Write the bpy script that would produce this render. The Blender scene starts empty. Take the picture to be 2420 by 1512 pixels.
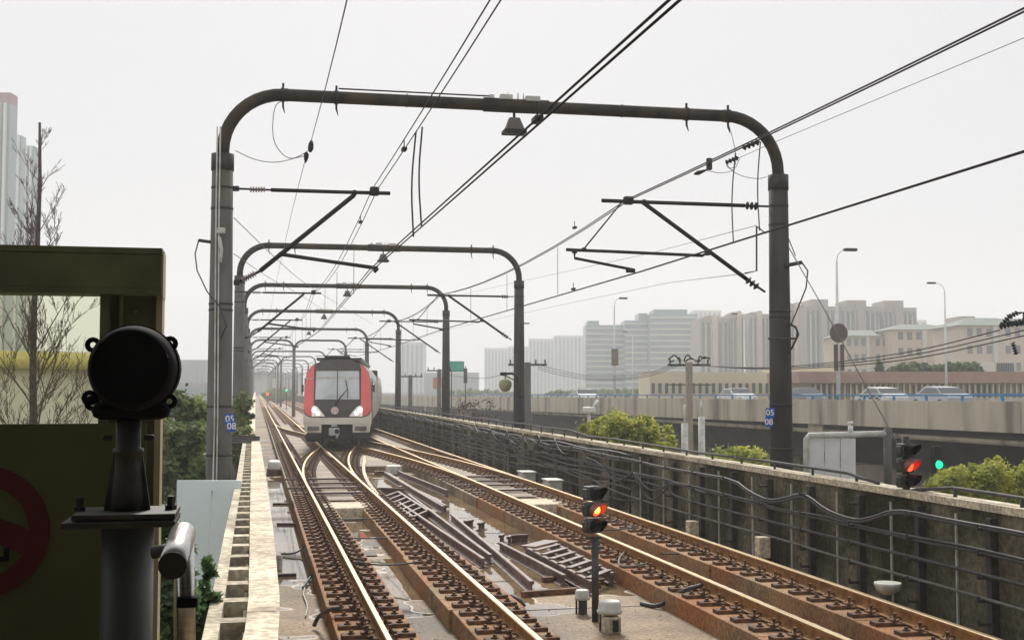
import bpy, bmesh, math, random
from mathutils import Vector, Matrix, noise
S = bpy.context.scene
COL = S.collection
rnd = random.Random(7)
PI = math.pi
# ------------------------------------------------------------------ camera
PSI = math.atan(0.2086); THE = math.atan(161/2900.0); CZ = 2.55
cd = bpy.data.cameras.new('camera'); cam = bpy.data.objects.new('camera', cd); COL.objects.link(cam)
cam.location = (0, 0, CZ); cam.rotation_euler = (PI/2+THE, 0, -PSI)
cd.sensor_width = 36; cd.lens = 36*2900/2420.0; cd.clip_end = 6000; cd.clip_start = 0.05
S.camera = cam
# ------------------------------------------------------------------ light
SUN_EL, SUN_AZ = math.radians(42), math.radians(8)      # azimuth measured from +Y towards +X
w = bpy.data.worlds.new('World'); S.world = w; w.use_nodes = True
nt = w.node_tree; nt.nodes.clear()
out = nt.nodes.new('ShaderNodeOutputWorld'); bg = nt.nodes.new('ShaderNodeBackground')
sky = nt.nodes.new('ShaderNodeTexSky'); sky.sky_type = 'NISHITA'; sky.sun_disc = False
sky.sun_elevation = SUN_EL; sky.sun_rotation = SUN_AZ; sky.dust_density = 6; sky.air_density = 1.0
hs = nt.nodes.new('ShaderNodeMixRGB'); hs.inputs[0].default_value = 0.93
hs.inputs[2].default_value = (9.1, 9.1, 9.5, 1)                     # the even overcast layer below the clear sky
nt.links.new(sky.outputs[0], hs.inputs[1]); nt.links.new(hs.outputs[0], bg.inputs[0])
bg.inputs[1].default_value = 0.0875
nt.links.new(bg.outputs[0], out.inputs[0])
sl = bpy.data.lights.new('sun', 'SUN'); sun = bpy.data.objects.new('sun', sl); COL.objects.link(sun)
sl.energy = 4.0; sl.angle = math.radians(11); sl.color = (1, 0.95, 0.88)
sd = Vector((math.sin(SUN_AZ)*math.cos(SUN_EL), math.cos(SUN_AZ)*math.cos(SUN_EL), math.sin(SUN_EL)))
sun.rotation_euler = (-sd).to_track_quat('-Z', 'Y').to_euler()
S.view_settings.view_transform = 'Standard'; S.view_settings.look = 'None'
S.view_settings.exposure = 0.0; S.view_settings.gamma = 1.0
S.cycles.max_bounces = 8; S.cycles.volume_bounces = 2; S.cycles.use_denoising = True
# ------------------------------------------------------------------ picture -> place (points measured on the photo, put at their real distance)
Fw = Vector((math.sin(PSI)*math.cos(THE), math.cos(PSI)*math.cos(THE), math.sin(THE)))
Rw = Vector((math.cos(PSI), -math.sin(PSI), 0)); Uw = Rw.cross(Fw); C0 = Vector((0, 0, CZ))
Fh = Vector((math.sin(PSI), math.cos(PSI), 0))
def ray(x, y): return Fw*2900 + Rw*(x-1210) + Uw*(756-y)
def P(x, y, D): r = ray(x, y); return C0 + r*(D/r.dot(Fh))
def PY(x, y, Y): r = ray(x, y); return C0 + r*(Y/r.y)
def PX(x, y, X): r = ray(x, y); return C0 + r*(X/r.x)
def PZ(x, y, z): r = ray(x, y); return C0 + r*((z-CZ)/r.z)
# ------------------------------------------------------------------ mesh builder
class MB:
    def __init__(s): s.v = []; s.f = []; s.m = []; s.s = []
    def add(s, vs, fs, mi=0, sm=False):
        b = len(s.v); s.v += [Vector(a) for a in vs]
        for f in fs: s.f.append([b+i for i in f]); s.m.append(mi); s.s.append(sm)
        return s
    def box(s, x0, x1, y0, y1, z0, z1, mi=0):
        return s.add([(x0,y0,z0),(x1,y0,z0),(x1,y1,z0),(x0,y1,z0),(x0,y0,z1),(x1,y0,z1),(x1,y1,z1),(x0,y1,z1)],
              [(0,3,2,1),(4,5,6,7),(0,1,5,4),(1,2,6,5),(2,3,7,6),(3,0,4,7)], mi)
    def cbox(s, c, sz, rz=0, mi=0, bev=0, M=None):
        bm = bmesh.new(); bmesh.ops.create_cube(bm, size=1)
        for v in bm.verts: v.co = Vector((v.co.x*sz[0], v.co.y*sz[1], v.co.z*sz[2]))
        if bev: bmesh.ops.bevel(bm, geom=bm.edges[:]+bm.verts[:], offset=bev, segments=2, affect='EDGES', profile=.5)
        R = (M if M is not None else Matrix.Rotation(rz, 3, 'Z')); c = Vector(c)
        bm.verts.ensure_lookup_table()
        s.add([c+R@v.co for v in bm.verts], [[v.index for v in f.verts] for f in bm.faces], mi); bm.free(); return s
    def beam(s, p0, p1, wd, h, mi=0, up=(0,0,1)):
        p0 = Vector(p0); p1 = Vector(p1); d = (p1-p0); L = d.length; d.normalize()
        u = Vector(up); sx = d.cross(u)
        if sx.length < 1e-3: sx = d.cross(Vector((0,1,0)))
        sx.normalize(); u = sx.cross(d)
        M = Matrix((sx, d, u)).transposed()
        return s.cbox((p0+p1)/2, (wd, L, h), M=M, mi=mi)
    def tube(s, pts, r, n=8, mi=0, cap=True, closed=False):
        pts = [Vector(p) for p in pts]; k = len(pts)
        rs = r if isinstance(r, (list, tuple)) else [r]*k
        vs = []; T0 = (pts[1]-pts[0]).normalized()
        a = Vector((0,0,1)) if abs(T0.z) < .9 else Vector((1,0,0))
        N = T0.cross(a).normalized()
        for i, p in enumerate(pts):
            T = (pts[min(i+1,k-1)]-pts[max(i-1,0)])
            if closed: T = pts[(i+1)%k]-pts[(i-1)%k]
            if T.length < 1e-9: T = T0
            T.normalize(); N = (N-T*N.dot(T))
            if N.length < 1e-6: N = T.orthogonal()
            N.normalize(); B = T.cross(N)
            for j in range(n):
                t = 2*PI*j/n; vs.append(p+(N*math.cos(t)+B*math.sin(t))*rs[i])
        fs = []
        for i in range(k if closed else k-1):
            i2 = (i+1) % k
            for j in range(n): fs.append((i*n+j, i*n+(j+1)%n, i2*n+(j+1)%n, i2*n+j))
        s.add(vs, fs, mi, True)
        if cap and not closed:
            b = len(s.v)-len(vs)
            s.f.append([b+j for j in range(n)][::-1]); s.m.append(mi); s.s.append(False)
            s.f.append([b+(k-1)*n+j for j in range(n)]); s.m.append(mi); s.s.append(False)
        return s
    def lathe(s, prof, c=(0,0,0), axis=(0,0,1), n=20, mi=0):
        A = Vector(axis).normalized(); X = A.orthogonal().normalized(); Y = A.cross(X); c = Vector(c)
        vs = [c+A*z+(X*math.cos(2*PI*j/n)+Y*math.sin(2*PI*j/n))*max(r, 1e-4) for r, z in prof for j in range(n)]
        fs = [(i*n+j, i*n+(j+1)%n, (i+1)*n+(j+1)%n, (i+1)*n+j) for i in range(len(prof)-1) for j in range(n)]
        # flat shading between sharp profile parts keeps edges crisp
        s.add(vs, fs, mi, n > 14); b = len(s.v)-len(vs)
        s.f.append([b+j for j in range(n)][::-1]); s.m.append(mi); s.s.append(False)
        s.f.append([b+(len(prof)-1)*n+j for j in range(n)]); s.m.append(mi); s.s.append(False)
        return s
    def sweep(s, pts, prof, mis=None, closed=True):   # profile (side, up), side = to the right of the path
        pts = [Vector(p) for p in pts]; n = len(prof); k = len(pts); vs = []
        for i, p in enumerate(pts):
            T = (pts[min(i+1,k-1)]-pts[max(i-1,0)]); T.z = 0; T.normalize(); R = Vector((T.y, -T.x, 0))
            for a, b in prof: vs.append(p+R*a+Vector((0,0,b)))
        bb = len(s.v); s.v += vs
        for i in range(k-1):
            for j in range(n if closed else n-1):
                s.f.append([bb+i*n+j, bb+(i+1)*n+j, bb+(i+1)*n+(j+1)%n, bb+i*n+(j+1)%n]); s.m.append(mis[j] if mis else 0); s.s.append(False)
        if closed:
            s.f.append([bb+j for j in range(n)]); s.m.append(0); s.s.append(False)
            s.f.append([bb+(k-1)*n+j for j in range(n)][::-1]); s.m.append(0); s.s.append(False)
        return s
    def poly(s, pts, th, mi=0):   # closed outline, extruded by vector th
        n = len(pts); pts = [Vector(p) for p in pts]; th = Vector(th)
        return s.add(pts+[p+th for p in pts], [list(range(n))[::-1], list(range(n, 2*n))]+[(i, (i+1)%n, n+(i+1)%n, n+i) for i in range(n)], mi)
    def build(s, name, mats, parent=None, fix=True, world=True):
        if not isinstance(mats, (list, tuple)): mats = [mats]
        o0 = Vector((0,0,0))
        if parent is not None and world:
            p = parent
            while p is not None: o0 += p.location; p = p.parent
        elif parent is None and fix:
            xs = [v.x for v in s.v]; ys = [v.y for v in s.v]; zs = [v.z for v in s.v]
            o0 = Vector(((min(xs)+max(xs))/2, (min(ys)+max(ys))/2, min(zs)))
        me = bpy.data.meshes.new(name); me.from_pydata([v-o0 for v in s.v], [], s.f)
        for m in mats: me.materials.append(m)
        me.polygons.foreach_set('material_index', s.m); me.polygons.foreach_set('use_smooth', s.s)
        bm = bmesh.new(); bm.from_mesh(me); bmesh.ops.recalc_face_normals(bm, faces=bm.faces[:]) if len(s.f) < 60000 else None
        bm.to_mesh(me); bm.free(); me.update()
        o = bpy.data.objects.new(name, me); COL.objects.link(o)
        if parent is not None: o.parent = parent
        elif fix: o.location = o0
        return o
def tag(o, label=None, cat=None, group=None, kind=None):
    if label: o['label'] = label
    if cat: o['category'] = cat
    if group: o['group'] = group
    if kind: o['kind'] = kind
    return o
def thing(name, label, cat, loc=(0,0,0), group=None):
    o = bpy.data.objects.new(name, None); COL.objects.link(o); o.location = loc; o.empty_display_size = .2
    return tag(o, label, cat, group)
def dup(root, loc, rz=0, label=None, parent=None):
    r = root.copy(); COL.objects.link(r)
    if parent is None: r.location = loc; r.rotation_euler = (0,0,rz)
    else: r.parent = parent
    if label: r['label'] = label
    for ch in list(root.children): dup(ch, None, parent=r)
    return r
# ------------------------------------------------------------------ materials
def M(name, c1, c2=None, sc=4, rough=.7, metal=0, bump=0, st=(1,1,1), c3=None, sc3=.5, t3=.55, w3=.12, det=6, spec=.5, bsc=None, emit=None, es=0, leaf=False):
    m = bpy.data.materials.new(name); m.use_nodes = True; n = m.node_tree.nodes; l = m.node_tree.links
    b = n['Principled BSDF']; b.inputs['Roughness'].default_value = rough; b.inputs['Metallic'].default_value = metal
    b.inputs['Specular IOR Level'].default_value = spec
    if c2 is None: c2 = tuple(x*.8 for x in c1)
    tc = n.new('ShaderNodeTexCoord'); mp = n.new('ShaderNodeMapping'); mp.inputs['Scale'].default_value = st
    l.new(tc.outputs['Object'], mp.inputs[0])
    nz = n.new('ShaderNodeTexNoise'); nz.inputs['Scale'].default_value = sc; nz.inputs['Detail'].default_value = det
    l.new(mp.outputs[0], nz.inputs[0])
    cr = n.new('ShaderNodeValToRGB'); cr.color_ramp.elements[0].position = .36; cr.color_ramp.elements[1].position = .64
    cr.color_ramp.elements[0].color = (*c2, 1); cr.color_ramp.elements[1].color = (*c1, 1)
    l.new(nz.outputs[0], cr.inputs[0]); col = cr.outputs[0]
    if c3:
        n3 = n.new('ShaderNodeTexNoise'); n3.inputs['Scale'].default_value = sc3; n3.inputs['Detail'].default_value = 8; l.new(mp.outputs[0], n3.inputs[0])
        mr = n.new('ShaderNodeMapRange'); mr.inputs[1].default_value = t3-w3; mr.inputs[2].default_value = t3+w3; l.new(n3.outputs[0], mr.inputs[0])
        mx = n.new('ShaderNodeMixRGB'); mx.inputs[2].default_value = (*c3, 1); l.new(mr.outputs[0], mx.inputs[0]); l.new(col, mx.inputs[1]); col = mx.outputs[0]
    if bsc:
        n4 = n.new('ShaderNodeTexNoise'); n4.inputs['Scale'].default_value = bsc*.6; n4.inputs['Detail'].default_value = 6; l.new(tc.outputs['Object'], n4.inputs[0])
        m4 = n.new('ShaderNodeMapRange'); m4.inputs[1].default_value = .38; m4.inputs[2].default_value = .62; m4.inputs[3].default_value = .62; m4.inputs[4].default_value = 1.15; l.new(n4.outputs[0], m4.inputs[0])
        x4 = n.new('ShaderNodeMixRGB'); x4.blend_type = 'MULTIPLY'; x4.inputs[0].default_value = 1; l.new(col, x4.inputs[1]); l.new(m4.outputs[0], x4.inputs[2]); col = x4.outputs[0]
    l.new(col, b.inputs['Base Color'])
    if leaf:
        tr = n.new('ShaderNodeBsdfTranslucent'); l.new(col, tr.inputs[0]); ms = n.new('ShaderNodeMixShader'); ms.inputs[0].default_value = .4
        o_ = n['Material Output']; l.new(b.outputs[0], ms.inputs[1]); l.new(tr.outputs[0], ms.inputs[2]); l.new(ms.outputs[0], o_.inputs[0])
    if bump:
        bp = n.new('ShaderNodeBump'); bp.inputs['Strength'].default_value = bump; bp.inputs['Distance'].default_value = .02
        if bsc:
            nb = n.new('ShaderNodeTexNoise'); nb.inputs['Scale'].default_value = bsc; nb.inputs['Detail'].default_value = 4; l.new(tc.outputs['Object'], nb.inputs[0]); l.new(nb.outputs[0], bp.inputs['Height'])
        else: l.new(nz.outputs[0], bp.inputs['Height'])
        l.new(bp.outputs[0], b.inputs['Normal'])
    if emit: b.inputs['Emission Color'].default_value = (*emit, 1); b.inputs['Emission Strength'].default_value = es
    return m
def puddle_deck(name, dry1, dry2, wet, y0, y1, thr):
    m = M(name, dry1, dry2, sc=1.4, rough=.75, bump=.25, bsc=30, c3=wet, sc3=.35, t3=.52, w3=.1)
    n = m.node_tree.nodes; l = m.node_tree.links; b = n['Principled BSDF']
    tc = [q for q in n if q.type == 'TEX_COORD'][0]
    sp = n.new('ShaderNodeSeparateXYZ'); l.new(tc.outputs['Object'], sp.inputs[0])
    nz = n.new('ShaderNodeTexNoise'); nz.inputs['Scale'].default_value = .62; nz.inputs['Detail'].default_value = 2; l.new(tc.outputs['Object'], nz.inputs[0])
    a = n.new('ShaderNodeMapRange'); a.inputs[1].default_value = y0-3; a.inputs[2].default_value = y0+2; l.new(sp.outputs['Y'], a.inputs[0])
    c = n.new('ShaderNodeMapRange'); c.inputs[1].default_value = y1+4; c.inputs[2].default_value = y1-4; l.new(sp.outputs['Y'], c.inputs[0])
    m1 = n.new('ShaderNodeMath'); m1.operation = 'MULTIPLY'; l.new(a.outputs[0], m1.inputs[0]); l.new(c.outputs[0], m1.inputs[1])
    m2 = n.new('ShaderNodeMath'); m2.operation = 'MULTIPLY_ADD'; m2.inputs[1].default_value = .3; l.new(m1.outputs[0], m2.inputs[0]); l.new(nz.outputs[0], m2.inputs[2])
    k = n.new('ShaderNodeMapRange'); k.inputs[1].default_value = thr-.012; k.inputs[2].default_value = thr+.012; l.new(m2.outputs[0], k.inputs[0])
    rr = n.new('ShaderNodeMapRange'); rr.inputs[3].default_value = .72; rr.inputs[4].default_value = .03; l.new(k.outputs[0], rr.inputs[0]); l.new(rr.outputs[0], b.inputs['Roughness'])
    ii = n.new('ShaderNodeMapRange'); ii.inputs[3].default_value = 1.45; ii.inputs[4].default_value = 2.3; l.new(k.outputs[0], ii.inputs[0]); l.new(ii.outputs[0], b.inputs['IOR'])
    bp = [q for q in n if q.type == 'BUMP'][0]
    ss = n.new('ShaderNodeMapRange'); ss.inputs[3].default_value = .25; ss.inputs[4].default_value = 0; l.new(k.outputs[0], ss.inputs[0]); l.new(ss.outputs[0], bp.inputs['Strength'])
    return m
m_deck = puddle_deck('wet_deck_concrete', (.40,.28,.155), (.22,.15,.08), (.12,.09,.06), 18, 44, .655)
m_slab = M('turnout_slab_concrete', (.42,.32,.18), (.20,.145,.08), sc=1.2, rough=.7, bump=.2, bsc=25, c3=(.13,.085,.06), sc3=.5, t3=.54)
m_plinth = M('plinth_concrete', (.42,.29,.15), (.20,.135,.07), sc=2.2, rough=.85, bump=.3, bsc=35, c3=(.36,.14,.04), sc3=.55, t3=.50, w3=.14)
m_pcon = M('pole_concrete', (.18,.175,.16), (.11,.105,.095), sc=2.5, rough=.85, bump=.15, st=(1,1,.3), c3=(.09,.075,.06), sc3=1.2, t3=.6)
m_pcon2 = M('backlit_dark_pole_concrete', (.085,.08,.072), (.05,.048,.044), sc=2.5, rough=.9, bump=.15, st=(1,1,.3), c3=(.03,.027,.024), sc3=1.2, t3=.55)  # backlit dark of the right posts put into the concrete colour
m_pipe = M('weathered_steel_pipe', (.022,.019,.012), (.009,.008,.006), sc=5, rough=.7, bump=.2, c3=(.060,.038,.016), sc3=2.2, t3=.57)
m_black = M('black_steel', (.012,.0115,.012), rough=.6)
m_wire = M('black_wire', (.02,.018,.02), rough=.7)
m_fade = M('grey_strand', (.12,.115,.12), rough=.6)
m_cable = M('grey_black_cable', (.055,.055,.055), (.03,.03,.032), sc=6, rough=.55)
m_cable2 = M('dusty_pale_cable', (.19,.185,.165), (.12,.12,.10), sc=6, rough=.7)
m_railtop = M('polished_rail_head', (.95,.80,.55), (.85,.62,.34), sc=9, rough=.28, metal=1, st=(6,.4,1))
m_railrust = M('rusty_rail_side', (.38,.19,.05), (.20,.09,.025), sc=9, rough=.75, bump=.3)
m_rust = M('dark_rust_iron', (.21,.095,.035), (.05,.027,.016), sc=9, rough=.8, bump=.4)
m_rust2 = M('plum_rusted_steel', (.16,.085,.07), (.085,.045,.038), sc=5, rough=.55, bump=.3, c3=(.25,.2,.18), sc3=3, t3=.62)
m_wall = M('stained_parapet_concrete', (.40,.34,.24), (.17,.15,.10), sc=1.3, rough=.95, bump=.5, bsc=20, st=(1,1,.5), c3=(.035,.04,.018), sc3=.75, t3=.47, w3=.12, spec=.2)
m_cope = M('pale_coping_concrete', (.74,.67,.50), (.55,.47,.33), sc=3, rough=.85, bump=.3, bsc=30, c3=(.30,.24,.17), sc3=1.6, t3=.6)
m_cope2 = M('coping_cover_slab', (.80,.70,.52), (.68,.57,.41), sc=3, rough=.8, bump=.3, bsc=30, c3=(.36,.27,.18), sc3=2.2, t3=.64)
m_bracket = M('dark_bracket_iron', (.06,.055,.05), (.03,.03,.028), sc=6, rough=.7)
m_hw = M('viaduct_concrete', (.66,.59,.46), (.55,.48,.37), sc=2.2, rough=.9, bump=.15, st=(1,1,.12), c3=(.26,.22,.17), sc3=1.1, t3=.57, w3=.1)
m_hwd = M('shade_dark_soffit', (.07,.068,.062), (.045,.044,.04), sc=.8, rough=.95)  # shade under the viaduct put into the concrete colour
m_asph = M('asphalt', (.07,.07,.072), (.05,.05,.05), sc=3, rough=.85)
m_blue = M('blue_rail_paint', (.06,.25,.48), (.05,.19,.38), sc=4, rough=.45)
m_white = M('white_paint', (.80,.80,.78), (.70,.70,.67), sc=3, rough=.5)
m_offw = M('weathered_white', (.66,.66,.60), (.45,.45,.38), sc=6, rough=.6, bump=.2)
m_silver = M('silver_paint', (.55,.57,.60), (.48,.50,.53), sc=3, rough=.35, metal=.3)
m_grey = M('grey_car_paint', (.20,.22,.25), rough=.3)
m_redcar = M('dark_red_paint', (.35,.05,.05), rough=.35)
m_glass = M('dark_car_glass', (.05,.06,.07), rough=.08, spec=.8)
m_tyre = M('tyre_rubber', (.02,.02,.02), rough=.9)
m_ground = M('ground_earth', (.16,.16,.13), (.09,.10,.07), sc=.05, rough=.95)
m_road = M('ground_road', (.10,.10,.10), sc=.3, rough=.9)
m_green = M('street_leaves', (.15,.22,.07), (.05,.09,.03), sc=1.6, rough=.7, leaf=True)
m_green2 = M('dark_hedge_leaves', (.27,.33,.11), (.07,.12,.045), sc=1.5, rough=.6, leaf=True)
m_ygreen = M('yellow_green_leaves', (.74,.72,.17), (.24,.29,.07), sc=1.3, rough=.7, leaf=True)
m_vine = M('glossy_vine_leaves', (.20,.33,.13), (.06,.12,.045), sc=6, rough=.35, leaf=True)
m_bark = M('grey_brown_bark', (.13,.105,.09), (.07,.055,.05), sc=8, rough=.95, bump=.4)
m_twig = M('reddish_twig', (.16,.115,.10), (.10,.07,.06), sc=8, rough=.9)
m_oliveb = M('olive_frame_paint', (.22,.23,.10), (.12,.13,.06), sc=3, rough=.6, bump=.15, c3=(.13,.09,.045), sc3=1.6, t3=.6)
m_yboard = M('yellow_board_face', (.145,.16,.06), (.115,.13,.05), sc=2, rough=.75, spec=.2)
m_redp = M('red_ring_paint', (.13,.022,.026), rough=.7, spec=.2)
m_blackp = M('black_pictogram_paint', (.01,.01,.012), rough=.7, spec=.2)
m_creamp = M('cream_and_lit_edge_paint', (.62,.55,.34), (.5,.43,.25), sc=4, rough=.6)  # cream also stands in for light on the frame edges
m_dark = M('black_lamp_housing', (.006,.006,.008), rough=.8, spec=.1)
m_dgrey = M('dark_grey_cast_iron', (.05,.052,.05), (.03,.032,.032), sc=6, rough=.6, bump=.3, c3=(.17,.17,.15), sc3=3, t3=.64)
m_chrome = M('brushed_stainless', (.62,.60,.58), (.5,.48,.46), sc=20, rough=.32, metal=1, st=(1,1,8))
m_panel = M('pale_blue_panel', (.80,.90,.88), (.76,.85,.84), sc=.8, rough=.6)
m_red = M('train_red_paint', (.95,.19,.18), (.90,.17,.16), sc=2, rough=.35)
m_mask = M('train_black_mask', (.085,.072,.064), (.065,.055,.05), sc=2, rough=.35)
m_trainw = M('train_pale_grey', (.82,.79,.68), (.72,.69,.59), sc=2, rough=.4)
m_trains = M('train_side_steel', (.42,.42,.39), (.36,.36,.33), sc=2, rough=.4, metal=.3)
m_under = M('train_underframe', (.018,.018,.018), rough=.8)
m_wind = M('windscreen_glass', (.72,.78,.78), (.55,.60,.60), sc=.8, rough=.05, spec=.9)
m_head = M('headlamp_lit', (.9,.88,.8), rough=.3, emit=(1,.93,.78), es=7)
m_lampglass = M('headlamp_glass', (.85,.83,.76), rough=.15, emit=(1,.9,.76), es=.25)
m_yel = M('yellow_paint', (.62,.60,.06), rough=.5)
m_sigred = M('red_signal_lens_lit', (.6,.02,.02), rough=.2, emit=(1,.05,.015), es=4.5)
m_sighot = M('amber_signal_core_lit', (.8,.3,.02), rough=.2, emit=(1,.45,.05), es=6)
m_siggrn = M('green_signal_lens_lit', (.02,.6,.4), rough=.2, emit=(.0,.9,.38), es=1.3)
m_hoodred = M('lamp_glow_hood_paint', (.30,.10,.09), rough=.5)  # red glow of the lit lens put into the hood colour
m_plate = M('blue_number_plate', (.02,.10,.50), rough=.4)
m_gsign = M('green_sign_face', (.03,.38,.26), (.05,.45,.32), sc=2, rough=.5)
m_bsign = M('brown_sign_back', (.16,.12,.10), rough=.7)
m_porc = M('porcelain_insulator', (.30,.25,.22), rough=.3)
m_roofbr = M('brown_roof', (.42,.28,.21), (.36,.235,.18), sc=.8, rough=.8)
m_roofgr = M('pale_green_roof', (.15,.18,.155), (.12,.145,.125), sc=.5, rough=.8)
m_yban = M('yellow_wall_band', (.88,.76,.24), rough=.8)
m_winglass = M('far_window_glass', (.12,.14,.15), rough=.2)
m_glz = M('tower_glazing', (.24,.32,.32), (.19,.26,.27), sc=.3, rough=.3)
def bm_mat(name, c): return M(name, c, tuple(a*.92 for a in c), sc=.15, rough=.9)
m_bw = bm_mat('pale_render', (.60,.60,.54)); m_bg = bm_mat('grey_render', (.33,.32,.31)); m_hall = bm_mat('shade_hall_dark', (.05,.05,.048)); m_bp = bm_mat('peach_render', (.62,.50,.38))  # hall surfaces kept dark to cut bounce light on the board
m_bt = bm_mat('tan_render', (.36,.31,.27)); m_bc = bm_mat('cream_render', (.72,.64,.46)); m_bpink = bm_mat('pink_cap', (.38,.20,.22))
# tinted pane for the near frame
m_pane = bpy.data.materials.new('tinted_pane'); m_pane.use_nodes = True
_n = m_pane.node_tree.nodes; _n.clear(); _l = m_pane.node_tree.links
_o = _n.new('ShaderNodeOutputMaterial'); _t = _n.new('ShaderNodeBsdfTransparent'); _t.inputs[0].default_value = (.93,.93,.83,1)
_g = _n.new('ShaderNodeBsdfGlossy'); _g.inputs['Roughness'].default_value = .03; _mx = _n.new('ShaderNodeMixShader'); _mx.inputs[0].default_value = .04
_l.new(_t.outputs[0], _mx.inputs[1]); _l.new(_g.outputs[0], _mx.inputs[2]); _l.new(_mx.outputs[0], _o.inputs[0])
def text(s, size, loc, rot, mat, parent, name='lettering'):
    cu = bpy.data.curves.new('t', 'FONT'); cu.body = s; cu.size = size; cu.align_x = 'CENTER'; cu.align_y = 'CENTER'; cu.extrude = .002; cu.offset = size*.015
    t = bpy.data.objects.new('t', cu); COL.objects.link(t); bpy.context.view_layer.update()
    me = bpy.data.meshes.new_from_object(t.evaluated_get(bpy.context.evaluated_depsgraph_get())); bpy.data.objects.remove(t)
    me.materials.clear(); me.materials.append(mat)
    Mx = Matrix.Translation(Vector(loc)) @ Matrix(rot).to_4x4()
    o0 = Vector((0,0,0)); p = parent
    while p is not None: o0 += p.location; p = p.parent
    me.transform(Matrix.Translation(-o0) @ Mx)
    o = bpy.data.objects.new(name, me); COL.objects.link(o); o.parent = parent; return o
def facerot(nx, ny):      # text facing horizontal direction (nx,ny)
    n = Vector((nx, ny, 0)).normalized(); z = Vector((0,0,1)); x = z.cross(n)
    return [(x.x, z.x, n.x), (x.y, z.y, n.y), (x.z, z.z, n.z)]
# ================================================================== SETTING
DZ, PTOP = -.45, -.2
gm = MB(); gm.add([(-330,-55,-9),(700,-55,-9),(700,930,-9),(-330,930,-9)], [(0,1,2,3)])
tag(gm.build('ground', m_ground, fix=False), kind='structure')
g = MB(); g.add([(14,-55,-8.99),(23.5,-55,-8.99),(23.5,920,-8.99),(14,920,-8.99)], [(0,1,2,3)])
tag(g.build('street', m_road, fix=False), kind='structure')
dk = MB(); dk.box(-.25, 9.7, -3, 480, -2.0, DZ); tag(dk.build('track_deck', m_deck, fix=False), kind='structure')
for gy in (14.5, 19.6, 24.9, 30.1):        # joints across the deck
    pass
# platform, and an unseen station hall added behind the camera to shade the near frame
pf = MB(); pf.box(-6, .45, -50, 5.6, -.5, 1.05); tag(pf.build('platform', m_slab, fix=False), kind='structure')
st = thing('unseen_shade_hall', 'unseen dark canopy and walls added to shade the platform end', 'station', (0,-20,1))
MB().box(-8, 10.5, -50, 3.6, 4.3, 4.6).build('canopy', m_hall, st)
MB().box(-8.3, -8, -50, 2.4, -9, 5.2).build('side_wall', m_hall, st)
MB().box(-8, 10.5, -50.4, -50, -.5, 5.2).build('end_wall', m_hall, st)
MB().box(10.5, 10.8, -50, 2.4, -.5, 5.2).build('side_wall', m_hall, st)
MB().box(-3.4, -2.4, -6, -2, 1.05, 5.2).build('stair_enclosure', m_hall, st)
ords0 = ['first','second','third','fourth','fifth','sixth']
# ================================================================== TRACKS
XL, XR, G = 2.115, 6.70, .7525
RP = [(-.075,-.172),(.075,-.172),(.075,-.160),(.03,-.145),(.009,-.135),(.009,-.055),(.036,-.042),(.036,-.012),(.026,-.0015),(-.026,-.0015),(-.036,-.012),(-.036,-.042),(-.009,-.055),(-.009,-.135),(-.03,-.145),(-.075,-.160)]
RM = [1]*7+[0,0,0]+[1]*6
def railmesh(pts, dz=0, mats=None):
    return MB().sweep([Vector(p)+Vector((0,0,dz)) for p in pts], RP, RM)
def fastener_mesh():
    b = MB()
    b.cbox((0,0,-.187), (.40,.17,.026), bev=.004)                       # base plate
    for s in (-1, 1):
        b.cbox((s*.175,0,-.155), (.05,.12,.05), bev=.006)               # shoulder
        b.cbox((s*.30,.0,-.178), (.22,.17,.05), bev=.008)               # long outer lug
        b.lathe([(.022,0),(.022,.05)], (s*.30,0,-.16), n=6)
        b.lathe([(.042,0),(.042,.018)], (s*.30,0,-.155), n=8)
        pts = [(s*(.10+.055*math.cos(t)), -.05+.10*t/6.0, -.135+.030*math.sin(t)) for t in [i*.75 for i in range(10)]]
        b.tube(pts, .011, n=5)                                          # spring clip
        b.lathe([(.016,0),(.016,.075),(.024,.075),(.024,.1)], (s*.13,0,-.165), n=6)
    return b
FM = fastener_mesh()
fm0 = bpy.data.meshes.new('rail_fastener'); fm0.from_pydata(FM.v, [], FM.f); fm0.materials.append(m_rust)
def track(X, name, label, y0, y1):
    t = thing(name, label, 'railway track', (X, 30, 0))
    for s in (-1, 1):
        x = X+s*G
        ys = [y0+(y1-y0)*i/24 for i in range(25)]
        r = railmesh([(x, y, 0) for y in ys]).build('rail', [m_railtop, m_railrust], t)
        y = y0+.3; rest = MB(); k = 0
        while y < 180:
            if k < 98:
                o = bpy.data.objects.new('rail_fastener', fm0); COL.objects.link(o); o.parent = r
                o.location = (x-X, y-30, 0)
            else:
                rest.add([(v.x+x, v.y+y, v.z) for v in FM.v[:16*1+0] ] if 0 else [(x-.4,y-.085,-.2),(x+.4,y-.085,-.2),(x+.4,y+.085,-.2),(x-.4,y+.085,-.2),(x-.4,y-.085,-.165),(x+.4,y-.085,-.165),(x+.4,y+.085,-.165),(x-.4,y+.085,-.165)],
                    [(4,5,6,7),(0,1,5,4),(1,2,6,5),(2,3,7,6),(3,0,4,7)])
            y += .56; k += 1
        tag(rest.build('rail_fasteners_far', m_rust, r), kind='stuff')
        yy = y0; i = 0
        while yy < 30.5:
            L = rnd.uniform(4.2, 5.4); e = min(yy+L, 30.6); wd = rnd.uniform(.44,.49)
            b = MB(); b.cbox((x, (yy+e)/2, (DZ+PTOP)/2-.02), (2*wd, e-yy-.03, PTOP-DZ+.04), bev=.012)
            b.build('plinth', m_plinth, t); yy = e+.0
            i += 1
        yy = 96
        b = MB(); b.cbox((x, (96+y1)/2, (DZ+PTOP)/2-.02), (.9, y1-96, PTOP-DZ+.04)); b.build('plinth', m_plinth, t)
    return t
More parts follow.
